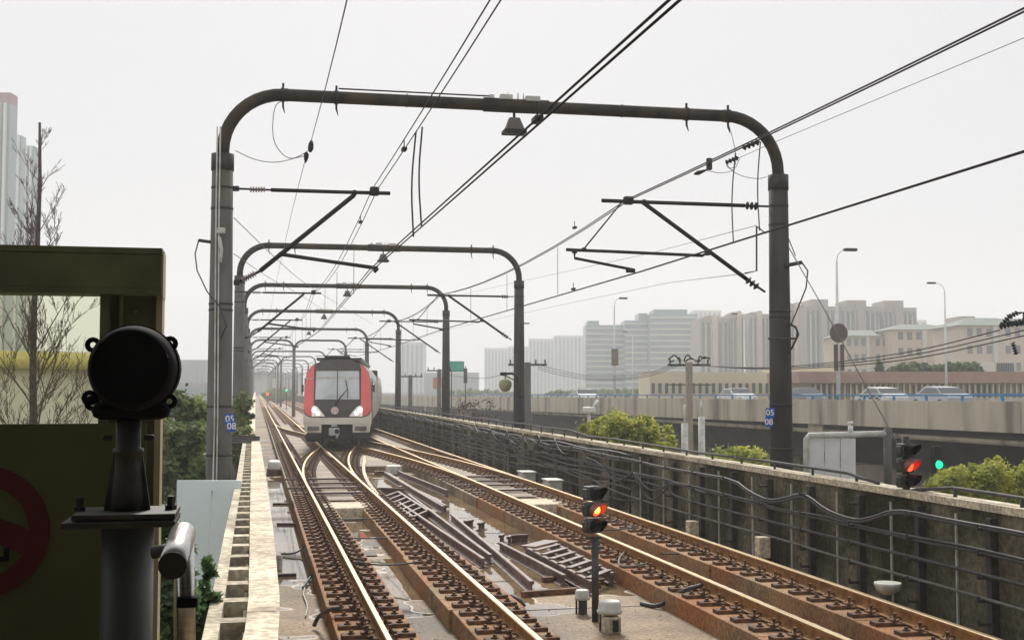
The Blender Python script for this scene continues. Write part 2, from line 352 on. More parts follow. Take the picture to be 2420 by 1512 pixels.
track(XL, 'railway_track', 'left railway track running straight away beside the left parapet', 6.2, 470)
track(XR, 'railway_track', 'right railway track running straight away beside the cable-hung wall', 4, 470)
# turnout slabs: a full bed under the crossing rails
for X, lab in ((XL, 'left'), (XR, 'right')):
    b = MB(); b.cbox((X, 63.2, (DZ+PTOP)/2-.024), (2*(G+.46), 64.9, PTOP-DZ+.04), bev=.02)
    tag(b.build('turnout_slab', m_slab), 'pale concrete slab bed under the %s track where the points begin' % lab, 'slab')
b = MB(); b.cbox(((XL+XR)/2, 66, (DZ+PTOP)/2-.03), (XR-XL-2*(G+.46)-.01, 44, PTOP-DZ+.02)); tag(b.build('turnout_slab', m_slab), 'concrete bed between both tracks under the crossing rails beside the train', 'slab')
# scissors crossover
def off(Y):
    a, Y0 = .0032, 33.0; t = 4.585
    if Y < 50.4: u = a*max(0, Y-Y0)**2
    elif Y < 62.3+(62.3-50.4): u = .969+.111*(Y-50.4)
    else: u = t-a*max(0, 91.6-Y)**2
    return u
def crossover(base, sgn, dz, label):
    t = thing('crossover_track', label, 'railway track', (base, 60, 0), 'crossing tracks between the two main tracks')
    for s in (-1, 1):
        ys = [33+i*(91.6-33)/70 for i in range(71)]
        def px(Y):
            return base+sgn*off(Y)+s*G
        r = railmesh([(px(Y), Y, 0) for Y in ys], dz).build('rail', [m_railtop, m_railrust], t)
        y = 36.0
        while y < 90:
            o = bpy.data.objects.new('rail_fastener', fm0); COL.objects.link(o); o.parent = r; o.location = (px(y)-base, y-60, dz); o.rotation_euler = (0,0,-sgn*.05)
            y += .7
    for s in (-1, 1):        # check rails inside the main running rails
        for yc in (48.5, 76):
            X = base + (s*(G-.08)); railmesh([(X, yc-2.4, 0), (X, yc+2.4, 0)], dz-.002).build('check_rail', m_rust, t)
    return t
crossover(XL, 1, -.0035, 'curving crossover rails that carry the train from right track to left')
crossover(XR, -1, -.007, 'crossover rails branching left from the right track, beside the train')
kp = [(XL+off(Y)+G+.16+.42*min(1,(Y-31)/14.0), Y, -.2) for Y in [31+i*.5 for i in range(37)]]
tag(MB().sweep(kp, [(-.05,-.05),(.05,-.05),(.05,.09),(-.05,.09)]).build('kerb_edge', m_cope2), 'pale curved kerb edge right of the diverging rail before the train', 'kerb')
# moving parts of the points: stretcher bars and bearers
for X, lab in ((XL, 'left'), (XR, 'right')):
    t = thing('points_machinery', 'dark stretcher bars and slide plates between the %s track rails at the points' % lab, 'track points', (X, 34, PTOP))
    for i, yy in enumerate((31.9, 33.6, 35.2, 36.9)):
        b = MB(); b.beam((X-.95-.3*(i%2), yy, -.13), (X+.95, yy, -.13), .07, .05); b.beam((X-.9, yy+.35, -.15), (X+.9, yy+.35, -.15), .18, .04); b.build('stretcher_bar', m_rust2, t)
    for i in range(7):
        yy = 31.6+i*.95
        MB().beam((X-1.15, yy, -.17), (X-.45, yy, -.17), .22, .05).build('slide_plate', m_rust, t); MB().beam((X+.45, yy, -.17), (X+1.15, yy, -.17), .22, .05).build('slide_plate', m_rust, t)
# ================================================================== WALLS
WX = 8.55
wl = thing('parapet_wall', 'dark stained concrete wall hung with cables along the right track', 'wall', (WX, 20, DZ))
yy = -2
ribY = []
while yy < 420:
    L = 4.8 if yy < 60 else 24
    jx = .006*math.sin(yy*3.1); b = MB(); b.box(WX+jx, WX+.16, yy, yy+L-.015, DZ, 1.09); b.build('wall_panel', m_wall, wl); yy += L
b = MB()
yy = -2
while yy < 420:
    L = 2.4 if yy < 60 else 30
    b.box(WX-.05, WX+.26, yy, yy+L-.008, 1.093, 1.185+.004*math.sin(yy)); yy += L
b.build('coping', m_cope, wl)
k = 0; Y = 1.9
while Y < 118:
    ribY.append(Y)
    hw_ = .05 if Y < 27 else .02; b = MB(); b.box(WX-(.10 if Y < 27 else .04), WX-.002, Y-hw_, Y+hw_, DZ+.05, 1.02)
    for z in (.93, .63, .36, .09, -.18):
        b.box(WX-.24, WX-.07, Y-.02, Y+.02, z-.045, z-.012); b.box(WX-.255, WX-.235, Y-.02, Y+.02, z-.045, z+.03)
    b.build('cable_bracket', m_bracket, wl); Y += 1.6
    k += 1
# pilaster strips on the wall
Y = 2.7
while Y < 27: MB().box(WX-.03, WX-.003, Y-.015, Y+.015, DZ+.01, 1.0).build('pilaster', m_offw, wl); Y += 1.6
def wallcable(pts, z, r, label, mat=m_cable, x=WX-.16, y_end=260, sag=.05):
    q = [PX(a, c, x) for a, c in pts]; q.sort(key=lambda p: p.y)
    res = list(q); Y = q[-1].y; zl = q[-1].z; i = 0
    while Y < 100:
        Y += .8; i += 1
        zt = z - (sag if i % 2 else 0) + .015*math.sin(Y*1.3+z*9)
        res.append(Vector((x+.03*math.sin(Y*.7+z*5), Y, zt if i > 4 else zl+(zt-zl)*i/5)))
    res.append(Vector((x, y_end, z)))
    # smooth
    sm = [res[0]]
    for a, c in zip(res[:-1], res[1:]): sm += [a*.75+c*.25, a*.25+c*.75]
    sm.append(res[-1])
    b = MB(); b.tube(sm, r, n=6)
    tag(b.build('wall_cable', mat), label, 'cable', 'cables hung along the right wall')
c6 = lambda L: [(1734.6+.3720*x, 949.9+.3720*y) for x, y in L]
c5 = lambda L: [(1156.4+.3173*x, 1032.5+.3173*y) for x, y in L]
A = [(220,625),(320,610),(415,580),(480,600),(580,680),(700,730),(800,748),(900,725),(985,690),(1100,690),(1360,745),(1843,830),(2300,930)]
FARZ = ((.99,.018),(.84,.016),(.50,.02),(.24,.018),(-.05,.02))
for k, (z_, r_) in enumerate(FARZ):
    pts = [Vector((WX-.10-.02*(k%2), 27+i*1.0, z_+.03*math.sin(i*1.1+k*2.1)+.02*math.sin(i*.37+k))) for i in range(90)]
    tag(MB().tube(pts, r_+.006, n=5).build('wall_cable', m_cable2 if k in (1,3) else m_cable), ['extra cable close under the coping along the far wall','pale extra cable second from the coping on the far wall','middle extra cable sagging along the far wall','pale extra cable low on the far wall','lowest extra cable along the foot of the far wall'][k], 'cable', 'cables hung along the right wall')
A5 = [(720,95),(850,130),(1080,170),(1250,215),(1530,265)]
wallcable(c5(A5)+c6([(0,490),(100,570)]+A), .95, .020, 'topmost looping black cable on the right wall, dipping twice in front')
wallcable(c5([(x,y+9) for x,y in A5])+c6([(0,500),(100,582)]+[(x,y+16) for x,y in A]), .91, .022, 'black cable just below the topmost looping one on the right wall')
B5 = [(720,180),(900,230),(1080,265),(1300,310),(1400,340),(1600,385)]
wallcable(c5(B5)+c6([(0,600),(150,635),(330,690),(560,720),(760,775),(980,825),(1200,865),(1500,920),(1843,1000),(2300,1120)]), .66, .020, 'third cable from the wall top, sagging between brackets')
wallcable(c5([(x,y+12) for x,y in B5])+c6([(0,612),(150,650),(330,700),(560,742),(760,792),(980,836),(1200,888),(1500,940),(1843,1020),(2300,1140)]), .62, .018, 'fourth cable from the wall top, paired under the third one')
wallcable(c5([(900,300),(1300,360),(1400,455)])+c6([(0,700),(400,800),(800,900),(1200,1000),(1600,1100),(1843,1160),(2300,1290)]), .38, .024, 'fifth cable from the wall top, nearly straight and dark')
wallcable(c5([(420,200),(720,285),(900,395),(1300,520)])+c6([(0,790),(300,870),(650,980),(1000,1080),(1400,1190),(1843,1320),(2300,1460)]), .10, .021, 'lowest pale dusty cable along the right wall above the rail', m_cable2)
def loop(pts, r, lab):
    q = [PX(a, c, WX-.2) for a, c in pts]; sm = [q[0]]
    for a, c in zip(q[:-1], q[1:]): sm += [a*.75+c*.25, a*.25+c*.75]
    sm.append(q[-1]); tag(MB().tube(sm, r, n=6).build('cable_loop', m_cable), lab, 'cable', 'cable slack loops on the right wall')
loop(c5([(1075,262),(1110,340),(1160,430),(1220,472),(1290,420),(1350,335),(1500,380),(1620,420)]), .022, 'deepest slack cable loop on the right wall, right of the red signal')
loop(c5([(1090,266),(1130,340),(1200,400),(1270,395),(1352,330),(1500,365)]), .018, 'shallower slack loop inside the deepest cable loop on the wall')
loop(c5([(720,150),(820,190),(870,260),(940,332),(1000,312),(1065,265)]), .018, 'slack cable loop on the wall just above the near red signal head')
loop([(1205,1040),(1218,1075),(1248,1090),(1262,1060)], .02, 'small slack loop on the wall beneath the second portal post')
for q in range(6):
    x = 1120+q*38
    loop([(x,1000+q*7),(x+12,1030+q*7),(x+30,1035+q*8),(x+42,1012+q*8)], .016, ['thin cable tangle on the far wall, nearest the train','second thin tangle from the train along the far wall','third thin tangle from the train along the far wall','fourth thin tangle from the train along the far wall','fifth thin tangle from the train along the far wall','thin cable tangle on the wall left of the second post'][q])
# pipe on the coping
t = thing('coping_pipe', 'dark pipe on short stub posts along the right wall top, left run', 'pipe', (WX+.1, 25, 1.19))
q = [PX(a, c, WX+.08) for a, c in c6([(0,352),(210,375),(450,410),(720,450),(800,478),(920,540)])]
q += [PX(a, c, WX+.08) for a, c in c5([(740,-6),(955,18),(1230,62),(1390,88),(1570,118),(1822,150)])]
q.sort(key=lambda p: p.y)
q[0].z = 1.21
last = q[-1]; Y = last.y
while Y < 110: Y += 2; q.append(Vector((WX+.08, Y, 1.37+.012*math.sin(Y))))
MB().tube(q, .024, n=8).build('pipe', m_bracket, t)
def pz(Y):
    for a, c in zip(q[:-1], q[1:]):
        if a.y <= Y <= c.y: return a.z+(c.z-a.z)*(Y-a.y)/(c.y-a.y)
    return 1.3
Y = q[1].y+.1
while Y < 96: MB().tube([(WX+.08,Y,1.17),(WX+.08,Y,pz(Y))], .022, n=6).build('stub_post', m_bracket, t); Y += 1.45
t = thing('coping_pipe', 'dark pipe on two stub posts along the wall top, right of the signal', 'pipe', (WX+.1, 12, 1.19))
q2 = [PX(a, c, WX+.08) for a, c in c6([(1130,562),(1250,552),(1390,545),(1600,575),(1843,612),(2400,720)])]
MB().tube(q2, .024, n=8).build('pipe', m_bracket, t)
for a, c in c6([(1405,548),(1830,610)]):
    p = PX(a, c, WX+.08); MB().tube([(p.x,p.y,1.17),p], .024, n=6).build('stub_post', m_bracket, t)
# left parapet
lp = thing('parapet_wall', 'left concrete parapet with pale cover slabs and a row of square openings', 'wall', (0, 20, 1))
RE = [(611,1030),(616,1051),(634,1160),(646,1255),(662,1413),(657,1502),(655,1560)]; LE = [(596,1030),(594,1051),(592,1160),(590,1255),(588,1413),(576,1502),(560,1560)]
re = [PZ(x, y, 1.2) for x, y in RE]; le = [PZ(x, y, 1.2) for x, y in LE]
def interp(arr, Y):
    arr = sorted(arr, key=lambda p: p.y)
    if Y <= arr[0].y: return arr[0].x
    for a, c in zip(arr[:-1], arr[1:]):
        if Y <= c.y: return a.x+(c.x-a.x)*(Y-a.y)/(c.y-a.y)
    return arr[-1].x
y_s = min(p.y for p in re)+.15; y_e = max(p.y for p in re)-.5
Y = y_s; 
while Y < y_e:
    e = min(Y+.62, y_e)-.008; j = rnd.uniform(-.0015, .0015); z = 1.2+rnd.uniform(-.0015, .0015)
    b = MB(); b.add([(interp(le,Y)+j,Y,z-.07),(interp(re,Y)+j,Y,z-.07),(interp(re,e)+j,e,z-.07),(interp(le,e)+j,e,z-.07),
                     (interp(le,Y)+j,Y,z),(interp(re,Y)+j,Y,z),(interp(re,e)+j,e,z),(interp(le,e)+j,e,z)], [(0,3,2,1),(4,5,6,7),(0,1,5,4),(1,2,6,5),(2,3,7,6),(3,0,4,7)])
    b.build('cover_slab', m_cope2, lp); Y += .62
MB().box(-.06, .02, y_s-.2, y_e, DZ, 1.12).build('wall_panel', m_wall, lp)
OE = [PZ(x, y, 1.17) for x, y in [(579,1040),(571,1100),(566,1140),(545,1250),(522,1390),(504,1483),(490,1560)]]
b = MB(); Y = y_s-.3
hole = [PZ(540, y, 1.17).y for y in (1118,1133,1148,1165,1187,1215,1245,1287,1337,1393,1447,1500)]
step = .5
yy = y_s-.35
outer = MB(); outer2 = MB()
while yy < y_e:
    e = yy+.16; o1, o2, i1, i2 = interp(OE,yy), interp(OE,e), interp(le,yy)-.004, interp(le,e)-.004
    b.add([(o1+.035,yy,1.0),(i1,yy,1.0),(i2,e,1.0),(o2+.035,e,1.0),(o1+.035,yy,1.168),(i1,yy,1.168),(i2,e,1.168),(o2+.035,e,1.168)], [(0,3,2,1),(4,5,6,7),(0,1,5,4),(1,2,6,5),(2,3,7,6),(3,0,4,7)])
    yy += .72
b.build('cross_rung', m_cope, lp)
ys = [y_s-.35+i*.72 for i in range(int((y_e-y_s)/.72)+1)]
b = MB(); b.sweep([(interp(OE,Y), Y, 1.17) for Y in ys], [(-.05,-1.9),(.035,-1.9),(.035,0),(-.05,.006)]); b.build('outer_edge', m_cope, lp)
MB().box(-.16, -.07, y_s-.3, y_e, .5, .62).build('gutter_floor', m_wall, lp)
# farther stretch of the left parapet
b = MB(); b.box(-.33, -.05, 33.5, 420, DZ-1, 1.14); b.build('wall_panel', m_cope, lp)
b = MB(); b.box(-.38, .0, 37.5, 420, 1.143, 1.21); b.build('coping', m_cope2, lp)
p = thing('scrap_metal_stack', 'dark metal bars lying across the gap in the left parapet', 'metal bars', (-.2, 33, 1.0))
for i in range(4): MB().beam((-.75,31.5+i*.5,1.16+.05*i), (.1,31.7+i*.55,1.14+.03*i), .12, .09).build('bar', m_bracket, p)
# ledge at near left bottom
b = MB(); b.poly([PZ(470,1500,.55)+Vector((0,0,0)), PZ(600,1490,.55), PZ(640,1570,.55), PZ(440,1600,.55)], (0,0,-.5)); tag(b.build('concrete_ledge', m_cope2), 'rough pale concrete ledge below the near end of the left parapet', 'ledge')
# ================================================================== PORTALS
PLX, PRX, YP = -.585, 9.40, 21.0
def pt(x, y): p = PY(x, y, YP); return (p.x, p.z)
def insulator(b, p0, p1, n=6, r=.055, mi=0):
    p0 = Vector(p0); p1 = Vector(p1); d = p1-p0; pr = []
    L = d.length
    for i in range(n):
        z = L*i/n; pr += [(.02,z),(r,z+L/n*.35),(r,z+L/n*.5),(.02,z+L/n*.85)]
    pr.append((.02, L)); b.lathe(pr, p0, d, n=10, mi=mi)
def cantilever_left(Y, port, fine):
    v = lambda x, y: Vector((pt(x,y)[0], Y, pt(x,y)[1]))
    c = MB(); n = 8 if fine else 6
    c.tube([v(560,446), v(640,449)], .018, n); c.tube([v(640,449), v(922,457)], .034, n)
    c.tube([v(838,455), v(836,462), v(615,640)], .04, n); c.tube([v(615,640), v(560,668)], .025, n)
    c.tube([v(658,600), v(893,634)], .034, n); c.tube([v(893,634), v(884,643)], .03, n)
    c.beam(v(545,446), v(565,446), .08, .08); c.beam(v(552,668), v(566,668), .08, .08)
    c.cbox(v(885,452), (.16,.12,.16), bev=.03); c.cbox(v(838,456), (.07,.09,.10), bev=.02)
    o = c.build('cantilever', m_black, port)
    i = MB(); insulator(i, v(590,448), v(628,448)); i.build('insulator', m_porc, o); i = MB(); insulator(i, v(572,663), v(604,645), r=.06); i.build('insulator', m_porc, o)
def cantilever_right(Y, port, fine):
    v = lambda x, y: Vector((pt(x,y)[0], Y, pt(x,y)[1]))
    c = MB(); n = 8 if fine else 6
    c.tube([v(1422,474), v(1760,486)], .036, n); c.tube([v(1760,486), v(1815,488)], .02, n)
    c.tube([v(1522,476), v(1524,482), v(1765,660)], .04, n); c.tube([v(1765,660), v(1808,690)], .022, n)
    c.tube([v(1468,480), v(1380,588)], .014, n); c.tube([v(1338,590), v(1440,594), v(1660,604), v(1672,596)], .03, n)
    c.tube([v(1358,592), v(1358,610), v(1500,638)], .026, n)
    c.cbox(v(1485,474), (.18,.12,.15), bev=.03); c.cbox(v(1522,478), (.08,.08,.1), bev=.02); c.cbox(v(1358,593), (.09,.08,.09), bev=.02); c.cbox(v(1380,590), (.08,.08,.08), bev=.02); c.cbox(v(1672,598), (.1,.09,.09), bev=.02)
    c.tube([v(1480,640), v(1500,640)], .035, n)
    o = c.build('cantilever', m_black, port)
    i = MB(); insulator(i, v(1762,486), v(1792,488), n=3, r=.075); i.build('insulator', m_black, o); i = MB(); insulator(i, v(1765,660), v(1792,680), n=3, r=.075); i.build('insulator', m_black, o)
def pole(X, Y, port, zb=-3.0, zt=6.45, plates=False):
    b = MB(); b.tube([(X,Y,zb),(X,Y,.5),(X,Y,3.5),(X,Y,zt)], [.225,.212,.195,.172], n=28); o = b.build('concrete_post', m_pcon2 if X > 5 else m_pcon, port)
    if Y > 120: return o
    MB().tube([(X,Y,zt-.26),(X,Y,zt+.02)], .188, n=24).build('steel_collar', m_bracket, port)
    for z in ((zt-.55, 5.55, 3.95, 3.85, 2.25, 1.45, .55) if Y < 50 else (5.55, 3.9)): MB().tube([(X,Y,z-.018),(X,Y,z+.018)], .222-.0075*z+.006, n=24).build('steel_band', m_bracket, port)
    return o
def pipebeam(Y, xa, xb, zt, port, R=1.0, r=.108, left=True, right=True, n=20):
    z0 = 6.3; pts = []
    if left:
        pts += [(xa,Y,z0),(xa,Y,zt-R)]; pts += [(xa+R-R*math.cos(t), Y, zt-R+R*math.sin(t)) for t in [PI/2*i/10 for i in range(1,11)]]
    else: pts.append((xa,Y,zt))
    pts += [((xa+xb)/2-.5, Y, zt), ((xa+xb)/2+.5, Y, zt)]
    if right:
        pts += [(xb-R+R*math.sin(t), Y, zt-R+R*math.cos(t)) for t in [PI/2*i/10 for i in range(0,10)]]; pts += [(xb,Y,zt-R),(xb,Y,z0)]
    else: pts.append((xb,Y,zt))
    o = MB().tube(pts, r, n=n).build('pipe_beam', m_pipe, port)
    return o
ords = ['nearest','second','third','fourth','fifth','sixth','seventh','eighth','ninth','tenth','eleventh','twelfth','thirteenth','fourteenth','fifteenth']
PYS = [21, 43.8, 61.4, 82.7, 106.6]
ZT = [7.53, 7.56, 7.62, 7.66, 7.62]
lampm = None
for i, Y in enumerate(PYS):
    lab = ['tall steel pipe portal nearest the camera, spanning both tracks on concrete posts', 'second pipe portal from the camera, its posts just inside the nearest one', 'third pipe portal from the camera, over the tracks before the train', 'fourth pipe portal from the camera, its right post above the viaduct', 'fifth pipe portal from the camera, just behind the train front'][i]
    port = thing('catenary_portal', lab, 'overhead line portal', (PLX, Y, DZ), 'pipe portals over the tracks')
    pole(PLX, Y, port); pole(PRX, Y, port)
    pipebeam(Y, PLX, PRX, ZT[i], port, n=20 if i < 2 else 12)
    cantilever_left(Y, port, i < 2); cantilever_right(Y, port, i < 2)
    zt = ZT[i]
    xs = [PY(x, 230, 21).x for x in (669, 795, 1622, 1720)]
    for x in xs:
        c = MB(); c.tube([(x-.035,Y,zt),(x+.035,Y,zt)], .122, n=16); c.tube([(x,Y-.0,zt+.1),(x,Y,zt+.2)], .022, n=6); c.tube([(x,Y,zt-.1),(x,Y,zt-.2),(x+.03,Y-.02,zt-.32)], [.022,.02,.006], n=6); c.build('pipe_clamp', m_black, port)
    x0 = PY(1215, 240, 21).x
    for fx in (PLX+1.05, PRX-1.05, PLX+3.1, PRX-3.0): MB().tube([(fx-.012,Y,zt),(fx+.012,Y,zt)], .118, n=16).build('weld_ring', m_pipe, port)
    c = MB(); c.tube([(x0-.55,Y,zt),(x0+.62,Y,zt)], .128, n=16); c.build('splice_sleeve', m_pipe, port)
    c = MB(); c.cbox((x0-.16,Y-.07,zt+.13), (.22,.14,.10), bev=.02); c.cbox((x0+.32,Y-.07,zt+.12), (.26,.14,.10), bev=.02); c.cbox((x0-.42,Y-.07,zt+.13), (.09,.08,.07), bev=.01)
    for dx in (-.12, .06, .16): c.tube([(x0+dx,Y-.05,zt+.12),(x0+dx,Y-.05,zt+.22)], .012, n=5)
    c.build('junction_box', m_offw, port)
    if i == 0:
        c = MB(); c.tube([(PY(800,210,21).x,Y-.05,zt+.14),(PY(1165,222,21).x,Y-.05,zt+.14)], .014, n=6); c.build('conduit', m_pipe, port)
        for px_, py_, s in ((1822,975,'05'),(1818,995,'08')): pass
        # cables and pipe down the left post
        c = MB()
        for dx, dy in ((-.09,-.215),(-.04,-.225)): c.tube([(PLX+dx,Y+dy+.04,6.9),(PLX+dx,Y+dy+.03,6.4),(PLX+dx,Y+dy,5),(PLX+dx+.02,Y+dy,2),(PLX+dx,Y+dy,-1)], .014, n=6)
        c.build('conduit', m_offw, port)
        c = MB(); c.tube([P(470,568,20.2),P(498,572,20.2)], .03, n=6); c.tube([P(470,566,20.2),P(461,600,20.2),P(466,640,20.2),P(490,690,20.2),P(520,725,20.1),P(535,770,20.1),P(522,800,20.1)], .012, n=6); c.build('looped_lead', m_cable, port)
        c = MB(); c.cbox(P(522,545,20.15), (.14,.06,.1), bev=.02); c.tube([P(518,560,20.1),P(524,590,20.1),P(520,620,20.1)], .03, n=6); c.build('anchor_clamp', m_offw, port)
        # right post fittings
        c = MB(); c.tube([P(1855,628,22.3),P(1895,620,22.3)], .04, n=6); c.tube([P(1895,620,22.3),P(1909,640,22.3),P(1905,680,22.3),P(1885,730,22.3),P(1870,765,22.3),P(1884,780,22.3),P(1882,800,22.3),P(1864,835,22.3)], .014, n=6); c.tube([P(1857,500,22.3),P(1862,560,22.3),P(1880,605,22.3)], .010, n=5)
        c.tube([P(1862,765,22.3),P(1880,772,22.3),P(1887,790,22.3),P(1870,825,22.3)], .02, n=6); c.tube([P(1815,800,22.2),P(1880,800,22.2)], .02, n=6); c.build('looped_lead', m_cable, port)
        for (xa, ya, s, D) in ((1820,975,'05',22.25),(1817,997,'08',22.25),(543,990,'05',20.05),(547,1007,'08',20.05)):
            pp = P(xa, ya, D); nn = Vector((-.35 if xa > 1000 else .25, -1, 0)).normalized()
            c = MB(); sx = .16 if ya < 995 else .13
            c.cbox(pp, (sx, .006, .17), rz=math.atan2(nn.x, -nn.y)); o = c.build('number_plate', m_plate, port)
            text(s, .15, pp+nn*.006, facerot(nn.x, nn.y), m_white, o)
    # lamp hanging under the beam
    lab = '%s floodlight hanging under a portal beam' % ['largest, nearest', 'second nearest', 'third nearest', 'fourth nearest', 'small, fifth nearest'][i]
    lt = thing('floodlight', lab, 'floodlight', (x0, Y, zt-.12), 'floodlights under the portal beams')
    MB().tube([(x0,Y,zt-.1),(x0,Y,zt-.26)], .025, n=6).build('stem', m_black, lt)
    c = MB(); c.add([(x0-.09,Y-.06,zt-.22),(x0+.09,Y-.06,zt-.22),(x0+.09,Y+.06,zt-.22),(x0-.09,Y+.06,zt-.22),(x0-.17,Y-.13,zt-.45),(x0+.17,Y-.13,zt-.45),(x0+.17,Y+.13,zt-.45),(x0-.17,Y+.13,zt-.45)], [(0,1,2,3),(0,4,5,1),(1,5,6,2),(2,6,7,3),(3,7,4,0)]); c.build('reflector', m_pcon, lt)
    MB().cbox((x0,Y,zt-.47), (.40,.32,.07), bev=.012).build('lamp_rim', m_black, lt)
# centre-post portals farther off
MX = 3.95
far = [(132,1),(172,0),(200,1),(228,1),(258,1),(290,1),(325,1),(362,1),(400,1),(440,1)]
for i, (Y, dbl) in enumerate(far):
    port = thing('catenary_portal', '%s pipe portal from the camera, %s' % (ords[i+5], 'with a middle post, faded by haze' if dbl else 'a narrow arch right of the middle post'), 'overhead line portal', (PLX, Y, DZ), 'pipe portals over the tracks')
    pole(PLX, Y, port); 
    if dbl:
        MB().tube([(MX,Y,DZ),(MX,Y,6.5)], [.19,.16], n=12).build('concrete_post', m_pcon, port)
        pipebeam(Y, PLX, MX-.04, 7.62, port, n=8); pipebeam(Y, MX+.04, PRX, 7.62, port, n=8)
    else: pipebeam(Y, PLX, PRX, 7.62, port, n=8)
    pole(PRX, Y, port)
    v = MB(); v.tube([(PLX,Y,6.0),(2.6,Y,5.95)], .03, n=5); v.tube([(PLX,Y,4.5),(1.7,Y,5.9)], .03, n=5); v.tube([(.3,Y,5.05),(2.1,Y,4.65)], .025, n=5); v.build('cantilever', m_black, port); v = MB()
    v.tube([(PRX,Y,6.0),(6.2,Y,5.95)], .03, n=5); v.tube([(PRX,Y,4.5),(7,Y,5.9)], .03, n=5); v.tube([(8.3,Y,5.0),(6.6,Y,4.65)], .025, n=5); v.build('cantilever', m_black, port)
# ------------------------------------------------------------------ wires
supp = PYS+[f[0] for f in far]
def wire(name, X, z, r, label, cat, group, sag=0, pair=0, mat=None, y0=-3, stag=0, y1=440, first=None):
    b = MB()
    ys = [y0]+[s for s in supp if s > y0 and s < y1]
    for dx in ((-pair/2, pair/2) if pair else (0,)):
        pts = []
        for j in range(len(ys)-1):
            a, c = ys[j], ys[j+1]
            xa = X+stag*(-1)**j; xc = X+stag*(-1)**(j+1)
            if j == 0 and first is not None: xa = first
            if j == 1 and first is not None: pass
            n = 8 if sag else 1
            for q in range(n):
                u = q/n; pts.append((xa+(xc-xa)*u+dx, a+(c-a)*u, z-sag*4*u*(1-u)*(1 if j else .3)))
        pts.append((X+stag*(-1)**(len(ys)-1)+dx, ys[-1], z)); b.tube(pts, r, n=5)
    return tag(b.build(name, mat or m_wire), label, cat, group)
pc = PY(888,637,21); pm = PY(885,449,21); rc = PY(1490,641,21); rm = PY(1485,472,21)
GW = 'overhead line wires'
wire('contact_wire', 2.06, pc.z, .0095, 'thick doubled contact wire above the left track, crossing the nearest beam right of its lamp', 'overhead wire', GW, pair=.055, stag=.14, first=2.25)
wire('messenger_wire', pm.x, pm.z, .008, 'thin doubled messenger wire above the left track, crossing the nearest beam left of its lamp', 'overhead wire', GW, sag=.35, pair=.09)
wire('contact_wire', 6.62, rc.z, .015, 'thick single contact wire of the right track, passing the right post at mid height', 'overhead wire', GW, stag=-.12)
wire('messenger_wire', rm.x, rm.z, .011, 'doubled messenger wire of the right track, rising to the right over the portal corner', 'overhead wire', GW, sag=.3, pair=.06)
# feeder strands, left and right
a = P(820,-60,5); 
dl = PY(730,345,21.5)
pts = [PY(824,-20,13.5), PY(770,200,17.5), PY(735,335,21)]
x_f, z_f = pts[2].x, pts[2].z
b = MB(); b.tube([Vector((x_f+.15,-3,z_f+2.0)), PY(820,0,9.5), PY(795,105,11.5), PY(770,205,14.2), PY(735,335,20.4)], .006, n=4); tag(b.build('feeder_strand', m_wire), 'single thin strand above the left track ending in a clamp under the nearest arch', 'overhead wire', GW)
b = MB(); b.tube([PY(722,375,21.3), PY(690,500,32), PY(650,680,60), PY(632,770,110)], .006, n=4); tag(b.build('feeder_strand', m_fade), 'faint thin strand running on below the clamp above the left track', 'overhead wire', GW)
cl = MB(); cl.lathe([(.02,0),(.05,.06),(.045,.14),(.02,.2)], PY(733,360,20.9), (.1,0,1), n=10); cl.lathe([(.01,0),(.04,.08),(.045,.14),(.02,.18)], PY(722,385,20.9), (.1,0,1), n=10); tag(cl.build('strand_clamp', m_black), 'black strand clamp hanging in mid air under the left corner of the nearest arch', 'clamp')
def curve(pts, r, name, label, mat=m_wire, cat='wire', group=None, n=5):
    sm = [Vector(p) for p in pts]
    for _ in range(2):
        o = [sm[0]]
        for a, c in zip(sm[:-1], sm[1:]): o += [a*.75+c*.25, a*.25+c*.75]
        o.append(sm[-1]); sm = o
    return tag(MB().tube(sm, r, n=n).build(name, mat), label, cat, group)
D1 = 20.75
curve([P(667,238,D1),P(648,250,D1),P(643,310,D1),P(650,345,D1),P(680,378,D1),P(722,368,D1)], .007, 'jumper_lead', 'thin looping lead from the nearest beam to the clamp at its left', m_cable)
curve([P(556,356,D1),P(600,378,D1),P(650,386,D1),P(700,374,D1),P(731,355,D1)], .007, 'jumper_lead', 'thin lead slung from the left post top to the clamp', m_cable)
for a, c, l in (((998,300),(996,535),'right'), ((983,312),(977,560),'left')):
    pa = P(a[0],a[1],16); pb = P(c[0],c[1],16); mid = (pa+pb)/2+Vector((-.05,0,0))
    o = curve([pa,mid,pb], .012, 'dropper', '%s one of two long vertical droppers left of the lamp between messenger and contact wires' % l, cat='dropper', group='wire droppers')
for (a, c, D, l) in (((1738,362),(1733,572),22,'left one of two long droppers beside the nearest right post'), ((1797,335),(1795,545),22,'right one of two long droppers beside the nearest right post')):
    pa = P(*a, D); pb = P(*c, D); curve([pa,(pa+pb)/2+Vector((-.06,0,0)),pb], .012, 'dropper', l, cat='dropper', group='wire droppers')
